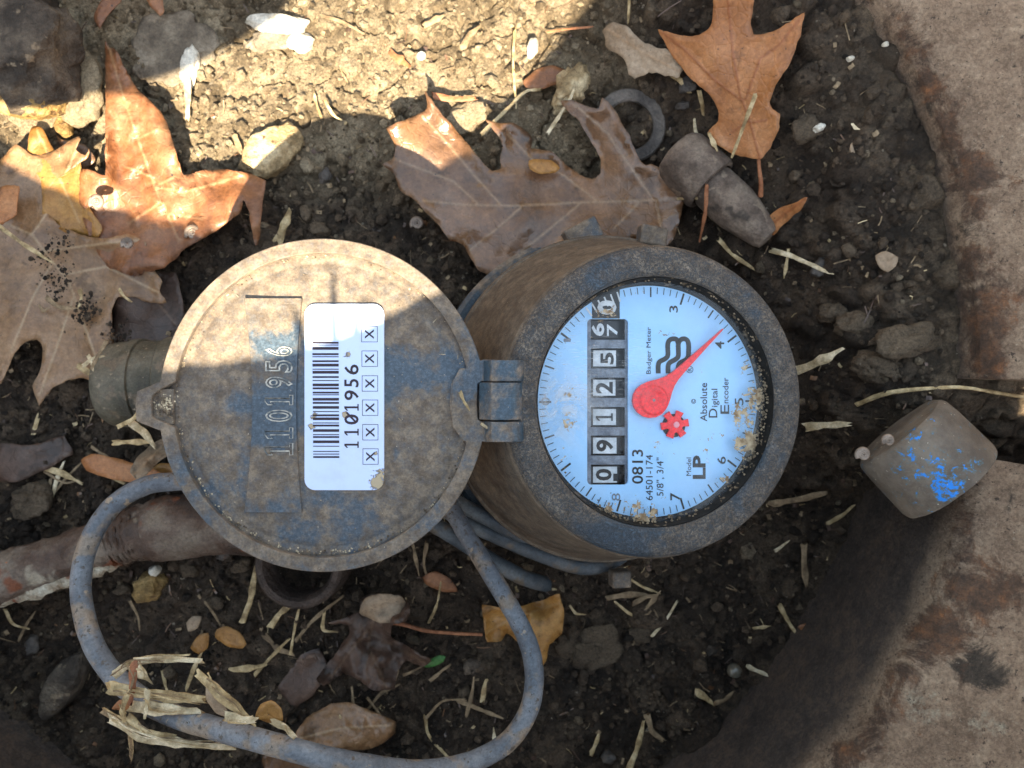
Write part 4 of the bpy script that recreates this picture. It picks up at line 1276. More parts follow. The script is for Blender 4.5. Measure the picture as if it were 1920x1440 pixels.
leaf('fallen_leaf', [(-40, 320), (0, 300), (28, 268), (60, 292), (95, 288), (148, 253), (152, 262), (140, 280), (160, 292), (168, 275), (165, 295), (120, 328), (92, 345), (84, 365), (86, 395), (110, 422), (150, 440), (195, 447), (240, 438), (262, 445), (276, 456), (268, 478), (288, 505), (305, 528), (298, 545),
                     (308, 558), (314, 570), (280, 568), (245, 556), (220, 556), (209, 580), (212, 640), (216, 680), (204, 715), (200, 745), (192, 795), (186, 760), (180, 735), (172, 716), (150, 708), (122, 714), (95, 730), (72, 764), (66, 742), (60, 722), (70, 705), (78, 680), (80, 650), (70, 636), (48, 640),
                     (28, 660), (14, 690), (2, 720), (-40, 730)],
     [[(-30, 400), (60, 440), (130, 530), (190, 700)], [(60, 440), (100, 380), (150, 265)], [(120, 515), (200, 500), (300, 550)], [(90, 470), (170, 460), (262, 450)], [(100, 490), (60, 560), (20, 660)], [(140, 550), (110, 640), (75, 740)]],
     M['leaf_tan'], 14, 'big tan brown lobed oak leaf at the left edge, sprinkled with soil', amp=3, seed=4, wl=130, curl=-1.5)
leaf('fallen_leaf', [(0, 350), (12, 345), (36, 348), (33, 380), (30, 405), (5, 420), (-20, 425), (-20, 380)], [], M['leaf_orange'], 18, 'small orange tan leaf scrap on the left edge leaf', seed=5, amp=1, step=9)
leaf('fallen_leaf', [(715, 308), (735, 300), (742, 285), (738, 265), (722, 240), (765, 222), (802, 204), (796, 168), (812, 192), (830, 215), (860, 250), (895, 292), (922, 322), (940, 318), (936, 295), (944, 275), (932, 250), (908, 222), (938, 232), (965, 230), (990, 246), (998, 262), (994, 278), (1030, 282), (1050, 300), (1085, 327), (1110, 338),
                     (1128, 326), (1128, 300), (1106, 260), (1085, 225), (1066, 210), (1050, 188), (1078, 188), (1108, 202), (1122, 206), (1128, 180), (1152, 205), (1176, 245), (1192, 285), (1210, 312), (1222, 305), (1245, 318), (1266, 350), (1282, 372), (1278, 402), (1262, 450), (1246, 464), (1240, 425),
                     (1205, 440), (1160, 462), (1118, 455), (1075, 468), (1040, 482), (1008, 500), (965, 508), (925, 520), (895, 505), (880, 480), (868, 458), (840, 450), (828, 428), (800, 400), (780, 378), (745, 352), (742, 328)],
     [[(1330, 370), (1200, 376), (1080, 380), (960, 386), (870, 384), (790, 376)], [(940, 385), (890, 330), (840, 270), (790, 215)], [(1120, 378), (1060, 330), (1000, 300), (950, 250)], [(1225, 374), (1180, 310), (1140, 250), (1080, 198)], [(900, 386), (850, 340), (745, 300)],
      [(1090, 380), (1030, 430), (930, 510)], [(1200, 377), (1150, 430)], [(980, 386), (930, 430), (880, 470)], [(1230, 374), (1240, 430)]],
     M['leaf_brown'], 15, 'long brown many-lobed oak leaf lying behind the meter, shiny with damp', amp=3.5, seed=6, wl=120, curl=2.5, stem=[(1270, 373, 16), (1300, 371, 17), (1328, 370, 18)], stemr=.75, stem_mat='straw', veinw=2.1)
leaf('fallen_leaf', [(990, 300), (1010, 298), (1035, 300), (1052, 315), (1040, 325), (1010, 326), (992, 318)], [], M['leaf_gold'], 20, 'tiny yellow brown leaf flake on the long oak leaf', seed=7, amp=.5, step=9, jag=1)
leaf('fallen_leaf', [(1335, -40), (1420, -40), (1412, 10), (1408, 45), (1412, 66), (1450, 60), (1510, 22), (1502, 65), (1480, 120), (1455, 160), (1442, 192), (1448, 205), (1464, 214), (1460, 245), (1442, 280), (1428, 298), (1405, 296), (1372, 288), (1340, 268), (1326, 248), (1348, 226), (1346, 205), (1330, 175), (1298, 150),
                     (1262, 108), (1232, 54), (1275, 66), (1312, 67), (1332, 50), (1338, 10)],
     [[(1424, 296), (1405, 225), (1388, 180), (1374, 100), (1362, -30)], [(1392, 190), (1340, 150), (1280, 90), (1240, 60)], [(1398, 185), (1425, 110), (1460, 85), (1500, 35)], [(1405, 225), (1370, 250)], [(1408, 230), (1440, 225)]],
     M['leaf_orange'], 10, 'bright orange brown pointed leaf at the top with a red stalk', amp=2, seed=8, wl=140, curl=1.5, stem=[(1422, 290, 8), (1424, 320, 8), (1427, 345, 7), (1426, 368, 5)], stemr=.8)
leaf('fallen_leaf', [(1128, 58), (1150, 40), (1182, 54), (1210, 82), (1240, 90), (1262, 98), (1286, 132), (1268, 148), (1240, 138), (1215, 134), (1190, 150), (1178, 140), (1176, 122), (1158, 100), (1140, 90)], [[(1140, 55), (1200, 95), (1275, 135)]],
     M['leaf_pale'], 9, 'torn pale leaf scrap behind the orange leaf', seed=9, amp=2.5, jag=4, wl=45)
leaf('fallen_leaf', [(1428, 438), (1436, 410), (1452, 396), (1470, 386), (1495, 378), (1516, 368), (1504, 392), (1482, 410), (1466, 424), (1452, 442)], [[(1430, 436), (1470, 402), (1514, 370)]],
     M['leaf_orange'], 8, 'small orange torn leaf tip leaning on the plug', seed=10, amp=1, jag=2, tilt=(4, 0), step=8)
leaf('fallen_leaf', [(612, 1168), (650, 1158), (672, 1148), (678, 1122), (700, 1112), (752, 1115), (768, 1138), (764, 1166), (738, 1170), (730, 1192), (770, 1215), (812, 1240), (795, 1252), (762, 1238), (745, 1255), (742, 1292), (700, 1297), (668, 1272), (640, 1262), (606, 1288), (590, 1272), (618, 1238), (655, 1190), (655, 1172)],
     [[(700, 1160), (690, 1210), (725, 1290)], [(690, 1180), (620, 1270)], [(700, 1190), (800, 1245)]], M['leaf_dark'], 9, 'crumpled purplish brown leaf on the soil inside the cable loop', seed=11, amp=7, wl=45, jag=3)
leaf('fallen_leaf', [(672, 1150), (684, 1120), (712, 1112), (754, 1118), (768, 1140), (762, 1162), (736, 1166), (712, 1170), (694, 1160)], [], M['leaf_pale'], 17, 'pale curled lobe of leaf on top of the crumpled one', seed=12, amp=4, wl=30, jag=2)
leaf('fallen_leaf', [(548, 1385), (575, 1345), (620, 1318), (660, 1318), (700, 1335), (742, 1352), (742, 1375), (715, 1395), (690, 1405), (640, 1408), (590, 1400)], [[(560, 1385), (640, 1365), (735, 1360)]], M['leaf_tan'], 8, 'oval tan leaf under the front of the cable loop', seed=13, amp=4, wl=80)
leaf('fallen_leaf', [(903, 1132), (930, 1138), (965, 1140), (1010, 1128), (1050, 1112), (1058, 1150), (1054, 1190), (1030, 1208), (1024, 1240), (1008, 1262), (992, 1240), (972, 1205), (948, 1185), (940, 1203), (912, 1205)],
     [[(905, 1190), (960, 1160), (1050, 1130)]], M['leaf_gold'], 9, 'curled ochre leaf crossed by the right side of the cable loop', seed=14, amp=6, wl=70, stem=[(905, 1190, 10), (860, 1188, 9), (800, 1183, 8), (760, 1172, 8), (728, 1166, 8)], stemr=.75)
leaf('fallen_leaf', [(490, 1420), (520, 1408), (570, 1415), (640, 1430), (640, 1470), (500, 1470)], [], M['leaf_brown'], 9, 'brown leaf edge at the bottom of the picture under the cable', seed=15)
leaf('fallen_leaf', [(150, 862), (172, 850), (215, 858), (262, 872), (300, 884), (312, 905), (262, 908), (205, 898), (162, 884)], [], M['leaf_orange'], 12, 'smooth chestnut leaf strip above the rusty pipe', seed=16, amp=1.5, jag=1)
leaf('fallen_leaf', [(262, 890), (300, 868), (330, 868), (345, 890), (300, 902)], [], M['leaf_gold'], 9, 'orange brown leaf corner just under the lid edge and above the cable', seed=17, amp=1.5, jag=1)
leaf('fallen_leaf', [(242, 885), (256, 858), (280, 835), (305, 820), (325, 850), (302, 862), (275, 890), (258, 903)], [[(250, 892), (310, 830)]], M['leaf_pale'], 22, 'dry pale curled husk poking out beneath the lid by the latch tab', seed=18, amp=4, wl=25, jag=1.5, veinw=2, step=8)
leaf('fallen_leaf', [(980, 150), (1010, 128), (1040, 122), (1070, 135), (1050, 155), (1020, 168), (985, 165)], [], M['leaf_rust'], 3, 'dull red brown leaf bit at the edge of the sunny patch', seed=19, amp=1.5, step=9)
leaf('fallen_leaf', [(185, 55), (200, 30), (225, 5), (240, -20), (215, -20), (190, 0), (175, 30)], [], M['leaf_rust'], 8, 'narrow reddish leaf piece at the top edge near the dark rock', seed=20, amp=2, step=9)
leaf('fallen_leaf', [(270, -10), (300, -20), (308, 20), (300, 32), (285, 15)], [], M['leaf_rust'], 8, 'small reddish leaf tip cut by the top edge', seed=21, amp=1, step=9)
leaf('fallen_leaf', [(1640, 478), (1660, 470), (1686, 482), (1680, 500), (1665, 512), (1648, 502)], [], M['leaf_pale'], 5, 'pinkish pale flake on the dark slope right of the meter', seed=22, amp=1.2, step=8, jag=1)
leaf('fallen_leaf', [(1492, 1175), (1510, 1168), (1535, 1180), (1542, 1192), (1515, 1190)], [], M['leaf_orange'], 6, 'orange leaf chip at the foot of the dark wall, lower right', seed=23, amp=.6, step=8, jag=1)
leaf('fallen_leaf', [(476, 1345), (488, 1320), (508, 1312), (528, 1328), (532, 1352), (505, 1356)], [], M['leaf_gold'], 94, 'rounded golden chip resting on the front cable', seed=24, amp=1, step=8, jag=1)
leaf('fallen_leaf', [(207, 1330), (222, 1312), (248, 1312), (265, 1328), (250, 1336)], [], M['leaf_orange'], 88, 'small orange chip under the straw on the cable', seed=25, amp=.6, step=8, jag=1)
leaf('fallen_leaf', [(385, 1285), (400, 1292), (420, 1318), (428, 1345), (405, 1338), (385, 1310)], [], M['leaf_pale'], 97, 'pinkish pale husk leaning against the straw on the cable', seed=26, amp=1, step=8, jag=1)
leaf('fallen_leaf', [(355, 1215), (372, 1190), (392, 1185), (390, 1215), (372, 1228)], [], M['leaf_gold'], 9, 'small amber leaf fragment left inside the cable loop', seed=27, amp=1, step=8, jag=1)
leaf('fallen_leaf', [(348, 1168), (360, 1155), (380, 1155), (372, 1178), (352, 1186)], [], M['leaf_pale'], 11, 'tan square leaf fragment above the amber one', seed=28, amp=1, step=8, jag=1)
leaf('fallen_leaf', [(405, 1180), (425, 1173), (450, 1186), (464, 1208), (455, 1218), (425, 1212), (402, 1195)], [], M['leaf_gold'], 7, 'curved golden leaf fragment below the valve collar', seed=29, amp=1.5, step=8, jag=1)
leaf('fallen_leaf', [(790, 1082), (815, 1070), (845, 1085), (860, 1110), (830, 1110), (800, 1098)], [], M['leaf_rust'], 5, 'rusty red leaf bit between the lid and the right cable', seed=30, amp=1, step=8, jag=1)
leaf('green_leaf', [(788, 1246), (805, 1238), (822, 1228), (838, 1230), (832, 1242), (815, 1250), (796, 1253)], [], M['green'], 12, 'tiny fresh green leaf by the crumpled brown leaf', seed=31, amp=.4, step=7, jag=.5, cat='leaf')
leaf('fallen_leaf', [(520, 1290), (560, 1230), (600, 1215), (620, 1260), (590, 1300), (550, 1330)], [], M['leaf_dark'], 4, 'flat blackish leaf left of the crumpled leaf', seed=32, amp=2, step=10)
leaf('fallen_leaf', [(0, 830), (60, 835), (120, 815), (140, 850), (90, 880), (30, 905), (-20, 900)], [], M['leaf_dark'], 5, 'flat dark leaf remnant at the left edge above the pipe', seed=33, amp=2, step=10)
leaf('fallen_leaf', [(100, 245), (112, 262), (160, 270), (180, 300), (150, 330), (128, 300)], [], M['leaf_brown'], 4, 'brown leaf scrap below the tan stones, left', seed=34, amp=2, step=9)

# ------------------------------------------------------------------ stones, clods, shells
LM = [('the rusty pipe', 200, 1020), ('the olive fitting', 240, 700), ('the latch tab', 275, 762), ('the cable bend', 150, 1110), ('the straw bundle', 300, 1320), ('the open valve collar', 572, 1090), ('the crumpled leaf', 690, 1210), ('the oval tan leaf', 640, 1360),
      ('the right side of the cable loop', 1000, 1270), ('the green leaf', 812, 1240), ('the curled ochre leaf', 985, 1180), ('the bottom lug of the meter', 1162, 1090), ('the glossy bead', 1377, 1258), ('the orange chip by the wall', 1515, 1180), ('the pale grey clod', 1105, 1215),
      ('the paint splashed cylinder', 1740, 860), ('the stepped plug', 1350, 350), ('the bright orange leaf', 1390, 150), ('the torn pale scrap', 1210, 100), ('the iron washer', 1185, 235), ('the long oak leaf', 1000, 360), ('the glossy rust leaf', 280, 330), ('the tan oak leaf', 150, 560),
      ('the pale oval stone', 508, 285), ('the ochre stone', 52, 172), ('the long white stone', 520, 46), ('the top of the lid', 610, 445), ('the bezel', 1490, 650), ('the smooth finger-shaped stone', 120, 1282), ('the yellowish pitted clod', 58, 938), ('the bottom edge', 1000, 1440)]
used_labels = {}
def where(px, py, look):
    best = sorted(LM, key=lambda m: math.hypot(px - m[1], py - m[2]))
    for m in best[:6]:
        dx, dy = px - m[1], py - m[2]
        a = math.degrees(math.atan2(-dy, dx)) % 360
        d = ['right of', 'upper right of', 'above', 'upper left of', 'left of', 'lower left of', 'below', 'lower right of'][int((a + 22.5) // 45) % 8]
        for q in ('', ' well'):
            if q and math.hypot(dx, dy) < 90: continue
            l = look + q + ' ' + d + ' ' + m[0]
            if l not in used_labels:
                used_labels[l] = 1
                return l
    l = look + ' farther out ' + d + ' ' + best[0][0]
    used_labels[l] = 1
    return l
def stone(name, px, py, rx, ry, rz, mat, label, dz=0, rot=0, seed=0, rough=.28, sub=4, group=None, cat='stone', ground=True):
    bm = bmesh.new(); bmesh.ops.create_icosphere(bm, subdivisions=sub, radius=1)
    c = G(px, py, dz) if ground else W(px, py, dz)
    k = (CZ - c.z) / F
    R = Matrix.Rotation(math.radians(rot), 3, 'Z')
    sv = Vector((seed * 7.3, seed * 1.9, 3))
    vs = []
    for v in bm.verts:
        q = v.co.copy()
        q *= 1 + rough * noise.noise(q * 1.3 + sv) * 1.4 + rough * .55 * noise.noise(q * 3.1 + sv) + rough * .28 * noise.noise(q * 8 + sv)
        # flat facets
        q = Vector((max(-1.15, min(1.15, q.x)), max(-1.15, min(1.15, q.y)), .8 * math.tanh(q.z * 1.2)))
        vs.append(c + R @ Vector((q.x * rx * k, q.y * ry * k, q.z * rz)))
    fs = [tuple(v.index for v in f.verts) for f in bm.faces]; bm.free()
    if 'clod' in label or mat is M['soil']:
        mat = M['soil']
        dr = min(1.0, hashd(c.x, c.y) + .12)
        return tag(obj(name, vs, fs, mat, None, sharp=0, attrs={'tone': [.75] * len(vs), 'dry': [dr] * len(vs)}), label, cat, group)
    return tag(obj(name, vs, fs, mat, None, sharp=0), label, cat, group)
def hashd(x, y):
    i = min(max(int((x - GX0) / GD), 0), len(gx) - 1); j = min(max(int((y - GY0) / GD), 0), len(gy) - 1)
    return float(dry[i, j])
stone('rock', 40, 80, 105, 112, 20, M['stone_dark'], 'big dark rock filling the top left corner', 12, 8, 1, .40)
stone('rock', 52, 172, 75, 46, 14, M['stone_ochre'], 'ochre sunlit stone just below the dark corner rock', 12, -8, 2, .22)
stone('rock', 322, 92, 78, 62, 3, M['stone_grey'], 'flat grey stone in the shade at the edge of the sun', 2, 20, 3, .35)
stone('rock', 142, 168, 52, 60, 9, M['stone_grey'], 'rounded grey brown clod right of the ochre stone', 3, 0, 4, .3)
stone('rock', 80, 222, 60, 32, 6, M['stone_tan'], 'low tan clod above the lobed left leaf', 2, 10, 5, .3)
stone('rock', 120, 238, 15, 20, 5, M['stone_ochre'], 'small yellow ochre pebble above the golden leaf', 5, 0, 6, .25, 3)
stone('rock', 508, 285, 58, 40, 6, M['stone_tan'], 'pale oval stone on the rim of the lid shadow', 3, 38, 7, .28)
stone('rock', 520, 46, 60, 18, 4, M['stone_white'], 'long white stone shining in the sun near the top', 4, -4, 8, .2)
stone('rock', 505, 75, 42, 20, 3, M['stone_grey'], 'grey stone just under the long white one', 2, 6, 9, .3)
stone('rock', 565, 78, 24, 18, 3, M['stone_white'], 'white pebble right of the grey stone in the sun', 2, 0, 10, .3, 3)
stone('rock', 355, 125, 16, 40, 2.5, M['stone_white'], 'slim white chip standing along the shade line', 3, -6, 11, .3, 3)
stone('rock', 875, 220, 40, 26, 4, M['stone_tan'], 'flat tan clod beside the long oak leaf tip', 2, 20, 12, .3)
stone('rock', 998, 90, 11, 20, 3, M['stone_white'], 'small cream pebble at the right edge of the sunny patch', 3, -8, 13, .15, 3)
stone('rock', 790, 105, 9, 8, 2.5, M['stone_white'], 'tiny round white pebble in the middle of the sunny soil', 2.5, 0, 14, .12, 3)
stone('rock', 1070, 165, 30, 48, 7, M['stone_tan'], 'dried knobbly seed head behind the oak leaf', 8, -30, 15, .4, 4, cat='seed head')
stone('rock', 120, 1282, 30, 66, 8, M['stone_dark'], 'smooth dark finger-shaped stone left of the cable', 5, -32, 16, .12)
stone('rock', 58, 938, 36, 30, 7, M['stone_tan'], 'yellowish pitted clod at the left edge above the pipe', 6, 10, 17, .5)
stone('rock', 280, 1100, 30, 26, 6, M['stone_ochre'], 'brownish gravel stone below the rusty pipe', 4, 30, 18, .3)
stone('rock', 1105, 1215, 52, 34, 4, M['stone_grey'], 'crumbly pale grey clod below the meter', 2, 20, 19, .5)
stone('rock', 1600, 610, 34, 24, 6, M['stone_dark'], 'dark clod on the slope between meter and notch', 3, 0, 20, .35)
stone('rock', 1700, 640, 55, 30, 7, M['stone_dark'], 'broad brown clod near the broken collar corner', 3, 10, 21, .35)
stone('rock', 1650, 690, 50, 26, 6, M['stone_dark'], 'lumpy dark clod above the thin root', 3, -12, 22, .4)
stone('rock', 1560, 585, 24, 18, 5, M['stone_dark'], 'small dark clod nearest the bezel on the right', 3, 20, 23, .35)
stone('rock', 1512, 240, 26, 26, 5, M['stone_dark'], 'rounded earth clod under the orange leaf tip', 3, 0, 24, .3)
stone('rock', 1660, 84, 6, 6, 2, M['stone_white'], 'tiny white grit grain at the top of the collar', 3, 0, 25, .15, 2)
stone('rock', 1594, 110, 7, 5, 2, M['stone_white'], 'tiny pale grit grain on the slope under the collar', 2, 0, 26, .2, 2)
stone('rock', 1535, 240, 14, 7, 2.5, M['stone_white'], 'small whitish twisted fragment right of the orange leaf', 4, 25, 27, .4, 3)
stone('rock', 1598, 290, 9, 20, 2.5, M['leaf_pale'], 'narrow cream fragment on the dark slope', 4, -10, 28, .4, 3)
stone('rock', 290, 1070, 12, 10, 3, M['stone_white'], 'bluish white chip under the pipe', 6, 20, 29, .35, 3)
grav = 'brown pebbles around the golden leaf bits'
rr = random.Random(5)
GRAV = [(355, 1068), (318, 1120), (230, 1105), (420, 1040), (455, 1060), (330, 1010), (405, 1130), (700, 1220), (870, 1300), (885, 1250), (575, 400), (600, 430), (610, 330), (575, 310), (1540, 500), (1590, 470), (460, 520), (1490, 330), (1575, 330), (1485, 400), (1280, 200), (1290, 160), (1310, 120), (1140, 1420), (1330, 1220), (1200, 1190), (60, 1210), (320, 1260)]
for i, (x, y) in enumerate(GRAV):
    s = rr.uniform(11, 22)
    stone('pebble', x, y, s, s * rr.uniform(.6, .95), rr.uniform(2, 4), M[rr.choice(['soil', 'soil', 'stone_dark', 'iron'])], where(x, y, 'small brown pebble sunk in soil'), 1.5, rr.uniform(0, 180), 40 + i, .3, 3, group='small pebbles sunk in the soil', cat='pebble')

def shell(px, py, r, dz, label, ground=True, mat='shell', grp='small snail shells'):
    c = G(px, py, dz) if ground else W(px, py, dz)
    k = (CZ - c.z) / F; R = r * k
    path, n = [], 70
    for i in range(n):
        t = i / (n - 1); a = t * 2 * math.pi * 2.6; q = R * (.06 + .66 * t ** 1.2)
        path.append(c + Vector((q * math.cos(a), q * math.sin(a), -R * .25 * t)))
    vs, fs = tube(path, lambda t: R * (.05 + .27 * t ** 1.1), 10)
    return tag(obj('snail_shell', vs, fs, M[mat], None, sharp=0), label, 'snail shell', grp)
shell(180, 378, 17, 22, 'pale snail shell on the golden leaf between the big left leaves')
shell(238, 456, 14, 20, 'small snail shell on the upper right lobe of the tan oak leaf')
shell(361, 436, 18, 14, 'brownish snail shell at the bottom of the glossy rust leaf')
shell(782, 418, 15, 6, 'grey snail shell on soil below the long oak leaf')
shell(1667, 826, 14, 74, 'small brown snail shell on the shoulder of the pipe end', False)
shell(1620, 852, 16, 62, 'brown snail shell at the left corner of the pipe end', False)
c0 = G(1377, 1258, 6)
bm = bmesh.new(); bmesh.ops.create_uvsphere(bm, u_segments=24, v_segments=16, radius=1)
vs = [c0 + v.co * 2.9 for v in bm.verts]; fs = [tuple(v.index for v in f.verts) for f in bm.faces]; bm.free()
tag(obj('glass_bead', vs, fs, flat('bead', (.10, .09, .07), .12, .8), None), 'glossy round bead on the soil lower right of the meter', 'bead')

# ------------------------------------------------------------------ straws, twigs, roots
def straw(pts, r, mat, label, flatn=.45, dz=2.0, ground=True, name='straw', cat='straw', grp=None, taper=.5):
    """pts: (px, py) or (px, py, height above the soil)"""
    P3 = []
    for p in pts:
        z = p[2] if len(p) > 2 else dz
        P3.append(G(p[0], p[1], z) if ground else W(p[0], p[1], z))
    sp = smooth_path(P3, 5)
    thin = name in ('root',)
    ph = random.random() * 9
    vs, fs = tube(sp, lambda t: (1 if thin else .8) * r * (1 - taper * max(0, 2 * t - 1) ** 2) * (1 + .18 * math.sin(t * 7 + ph)), 7, flat=flatn * .8, wob=r * .3, seed=random.random() * 50)
    # ragged, torn ends
    n7 = 7
    for k in range(n7):
        e0 = (sp[0] - sp[1]).normalized() * random.uniform(0, 1.6) * r; e1 = (sp[-1] - sp[-2]).normalized() * random.uniform(0, 1.6) * r
        vs[k] = vs[k] + e0; vs[-1 - k] = vs[-1 - k] + e1
    return tag(obj(name, vs, fs, M[mat] if isinstance(mat, str) else mat, None, sharp=28), label, cat, grp)
# distinct ones
straw([(0, 425, 20), (40, 455, 20), (95, 490, 20)], 1.0, 'straw', 'long straw lying diagonally over the tan oak leaf at the left edge')
straw([(1325, 350, 22), (1322, 400, 18), (1312, 450, 10)], .9, 'twig_red', 'short red brown twig standing between oak leaf stalk and meter', flatn=.9, name='twig', cat='twig')
straw([(1415, 182, 14), (1395, 235, 15), (1374, 290, 14)], .9, 'straw', 'straw lying across the bright orange leaf')
straw([(1312, 176, 4), (1316, 195, 5), (1318, 212, 3)], 1.0, 'straw', 'short straw left of the bright orange leaf')
straw([(1302, 225, 5), (1305, 248, 5), (1318, 262, 5)], .7, 'straw_pale', 'curved thin pale straw above the plug cap')
straw([(1330, 252, 14), (1338, 268, 14), (1343, 278, 14)], 1.0, 'straw', 'stub of straw at the lower left edge of the orange leaf')
straw([(1350, 452, 10), (1375, 478, 10), (1410, 502, 8)], 1.0, 'straw', 'pale green-brown straw just above the bezel top right')
straw([(1450, 470, 6), (1490, 482, 7), (1555, 512, 4)], 1.2, 'straw_pale', 'long pale twig off the upper right of the bezel')
straw([(1478, 470, 5), (1474, 500, 5), (1470, 520, 4)], .7, 'straw', 'thin straw crossing beside the long pale twig')
straw([(1500, 692, 22), (1535, 678, 24), (1568, 661, 24)], 2.0, 'straw_pale', 'thick pale cut straw sticking out right of the bezel')
straw([(1518, 800, 12), (1545, 797, 12), (1586, 796, 12)], 1.7, 'straw_pale', 'pale curled straw below the thick cut straw')
straw([(1608, 758, 3), (1660, 738, 4), (1720, 730, 4), (1800, 726, 4), (1860, 735, 4), (1930, 746, 4)], .75, 'straw', 'long thin root running to the right edge above the pipe end', flatn=1, name='root', cat='root')
straw([(1450, 945, 8), (1500, 935, 10), (1545, 925, 9)], 1.6, 'straw_dark', 'brown stick lower right of the bezel', name='twig', cat='twig')
straw([(1028, 248, 12), (1050, 215, 13), (1066, 190, 14), (1078, 165, 15)], .8, 'straw_pale', 'bent pale stalk behind the long oak leaf')
straw([(905, 250, 8), (950, 205, 6), (985, 172, 4), (1010, 168, 4)], .9, 'straw', 'long straw from oak leaf into the sunny soil')
straw([(965, 60, 3), (962, 120, 4), (968, 200, 4)], .7, 'straw', 'thin vertical straw at the right of the sunny soil')
straw([(818, 180, 5), (850, 186, 5), (886, 184, 5)], 1.5, 'twig_red', 'short orange brown twig above the oak leaf', name='twig', cat='twig')
straw([(738, 102, 3), (750, 112, 4), (758, 118, 3)], 2.0, 'twig_red', 'orange bark chip in the sun', name='twig', cat='twig')
straw([(1028, 60, 3), (1060, 55, 4), (1110, 50, 4)], .6, 'twig_red', 'fine reddish twig leading to the pale scrap', name='twig', cat='twig')
straw([(1180, 0, 3), (1179, 22, 3), (1178, 40, 3)], .7, 'straw', 'fine straw above the torn pale leaf scrap')
straw([(520, 455, 4), (530, 430, 5), (540, 405, 5)], 2.2, 'straw', 'broad pale straw piece just above the lid top')
straw([(605, 30, 3), (640, 40, 3), (680, 62, 3)], .6, 'straw_dark', 'thin curved rootlet in the upper sunny soil', name='root', cat='root')
straw([(350, 135, 4), (352, 180, 5), (352, 215, 4)], 1.7, 'straw_pale', 'upright pale straw in the sun right of the rust leaf')
# the straw bundle caught on the cable
grp = 'straw caught on the front of the cable loop'
for pts, r, m_, l in [
    ([(212, 1290, 92), (270, 1300, 92), (320, 1306, 92), (372, 1310, 92)], 2.6, 'straw', 'broadest yellow straw lying across the lower left of the cable'),
    ([(255, 1325, 91), (300, 1330, 92), (365, 1332, 91)], 2.8, 'straw_pale', 'frayed pale straw directly under the broadest yellow one'),
    ([(218, 1262, 88), (245, 1245, 90), (290, 1235, 92), (368, 1238, 92)], 1.4, 'straw_pale', 'long thin straw arching above the bundle'),
    ([(240, 1245, 90), (285, 1232, 92), (350, 1228, 92)], .9, 'straw', 'thinnest straw at the very top of the bundle'),
    ([(212, 1350, 88), (260, 1378, 90), (330, 1392, 90), (425, 1401, 88)], 2.3, 'straw_pale', 'long blade of pale straw below the cable'),
    ([(245, 1348, 90), (275, 1372, 91), (320, 1380, 90)], 1.2, 'straw', 'short straw forking off the long pale blade'),
    ([(380, 1270, 100), (410, 1300, 101), (440, 1325, 101), (470, 1352, 99)], 1.9, 'straw', 'steep yellow straw standing on the cable middle'),
    ([(375, 1265, 99), (400, 1285, 100), (425, 1300, 99)], 1.1, 'straw_pale', 'small splinter beside the steep yellow straw'),
    ([(432, 1345, 101), (455, 1350, 101), (475, 1350, 100)], 1.5, 'straw_pale', 'stubby straw at the foot of the steep one'),
    ([(253, 1250, 92), (250, 1280, 93), (245, 1310, 92)], 1.5, 'twig_red', 'red brown splinter across the bundle'),
    ([(260, 1250, 92), (268, 1265, 93), (278, 1275, 92)], 1.5, 'straw_pale', 'small pale splinter beside the red brown one'),
    ([(276, 1300, 96), (276, 1320, 96), (272, 1342, 95)], 1.0, 'straw_pale', 'short upright straw over the pale frayed one'),
    ([(236, 1310, 94), (230, 1330, 94), (232, 1350, 92)], 1.0, 'straw', 'short upright straw at the left end of the bundle'),
    ([(195, 1335, 86), (235, 1360, 88), (245, 1395, 80), (246, 1425, 70)], .9, 'straw_dark', 'greyish drooping straw below the bundle'),
    ([(518, 1355, 102), (535, 1365, 102), (548, 1378, 101)], 1.2, 'straw_pale', 'white fluff strand right of the golden chip')]:
    so = straw(pts, r * (.8 if r > 2 else 1), m_, l, ground=False, grp=grp, flatn=.38)
    for k in range(5 if r > 2 else 2):
        q = [W(p[0] + random.uniform(-5, 5) + (random.uniform(-14, 14) if i_ in (0, len(pts) - 1) else 0), p[1] + random.uniform(-8, 8) * (1.5 if i_ in (0, len(pts) - 1) else 1), p[2] + random.uniform(.5, 2.2)) for i_, p in enumerate(pts)]
        q = smooth_path(q, 5); a_i = random.randint(0, 3); q = q[a_i:len(q) - random.randint(0, 4)]
        vs, fs = tube(q, lambda t: random.uniform(.16, .38) * (1 - .6 * t), 5, flat=.5)
        obj('fibre', vs, fs, M[random.choice(['straw', 'straw_pale', 'straw_dark', 'straw'])], so, sharp=0)
# straws by the latch tab
for pts, r, m_, l in [
    ([(222, 800, 40), (250, 785, 42), (262, 770, 42)], .9, 'straw', 'thin straw rising behind the latch tab'),
    ([(215, 830, 34), (250, 828, 36), (280, 830, 36)], 1.2, 'straw', 'straw lying level just under the latch tab'),
    ([(250, 795, 40), (270, 810, 42), (285, 830, 42)], 1.8, 'straw_pale', 'pale straw slanting into the husk by the latch tab'),
    ([(200, 640, 40), (185, 665, 41), (172, 690, 40)], .9, 'straw_dark', 'brown rootlet over the olive fitting'),
    ([(158, 684, 36), (175, 672, 37), (192, 668, 36)], .8, 'straw_pale', 'pale splinter on the left face of the olive fitting'),
    ([(166, 668, 36), (172, 680, 37), (174, 692, 36)], .8, 'straw_pale', 'short upright splinter on the olive fitting')]:
    straw(pts, r, m_, l, ground=False, grp='straws around the latch tab and olive fitting')
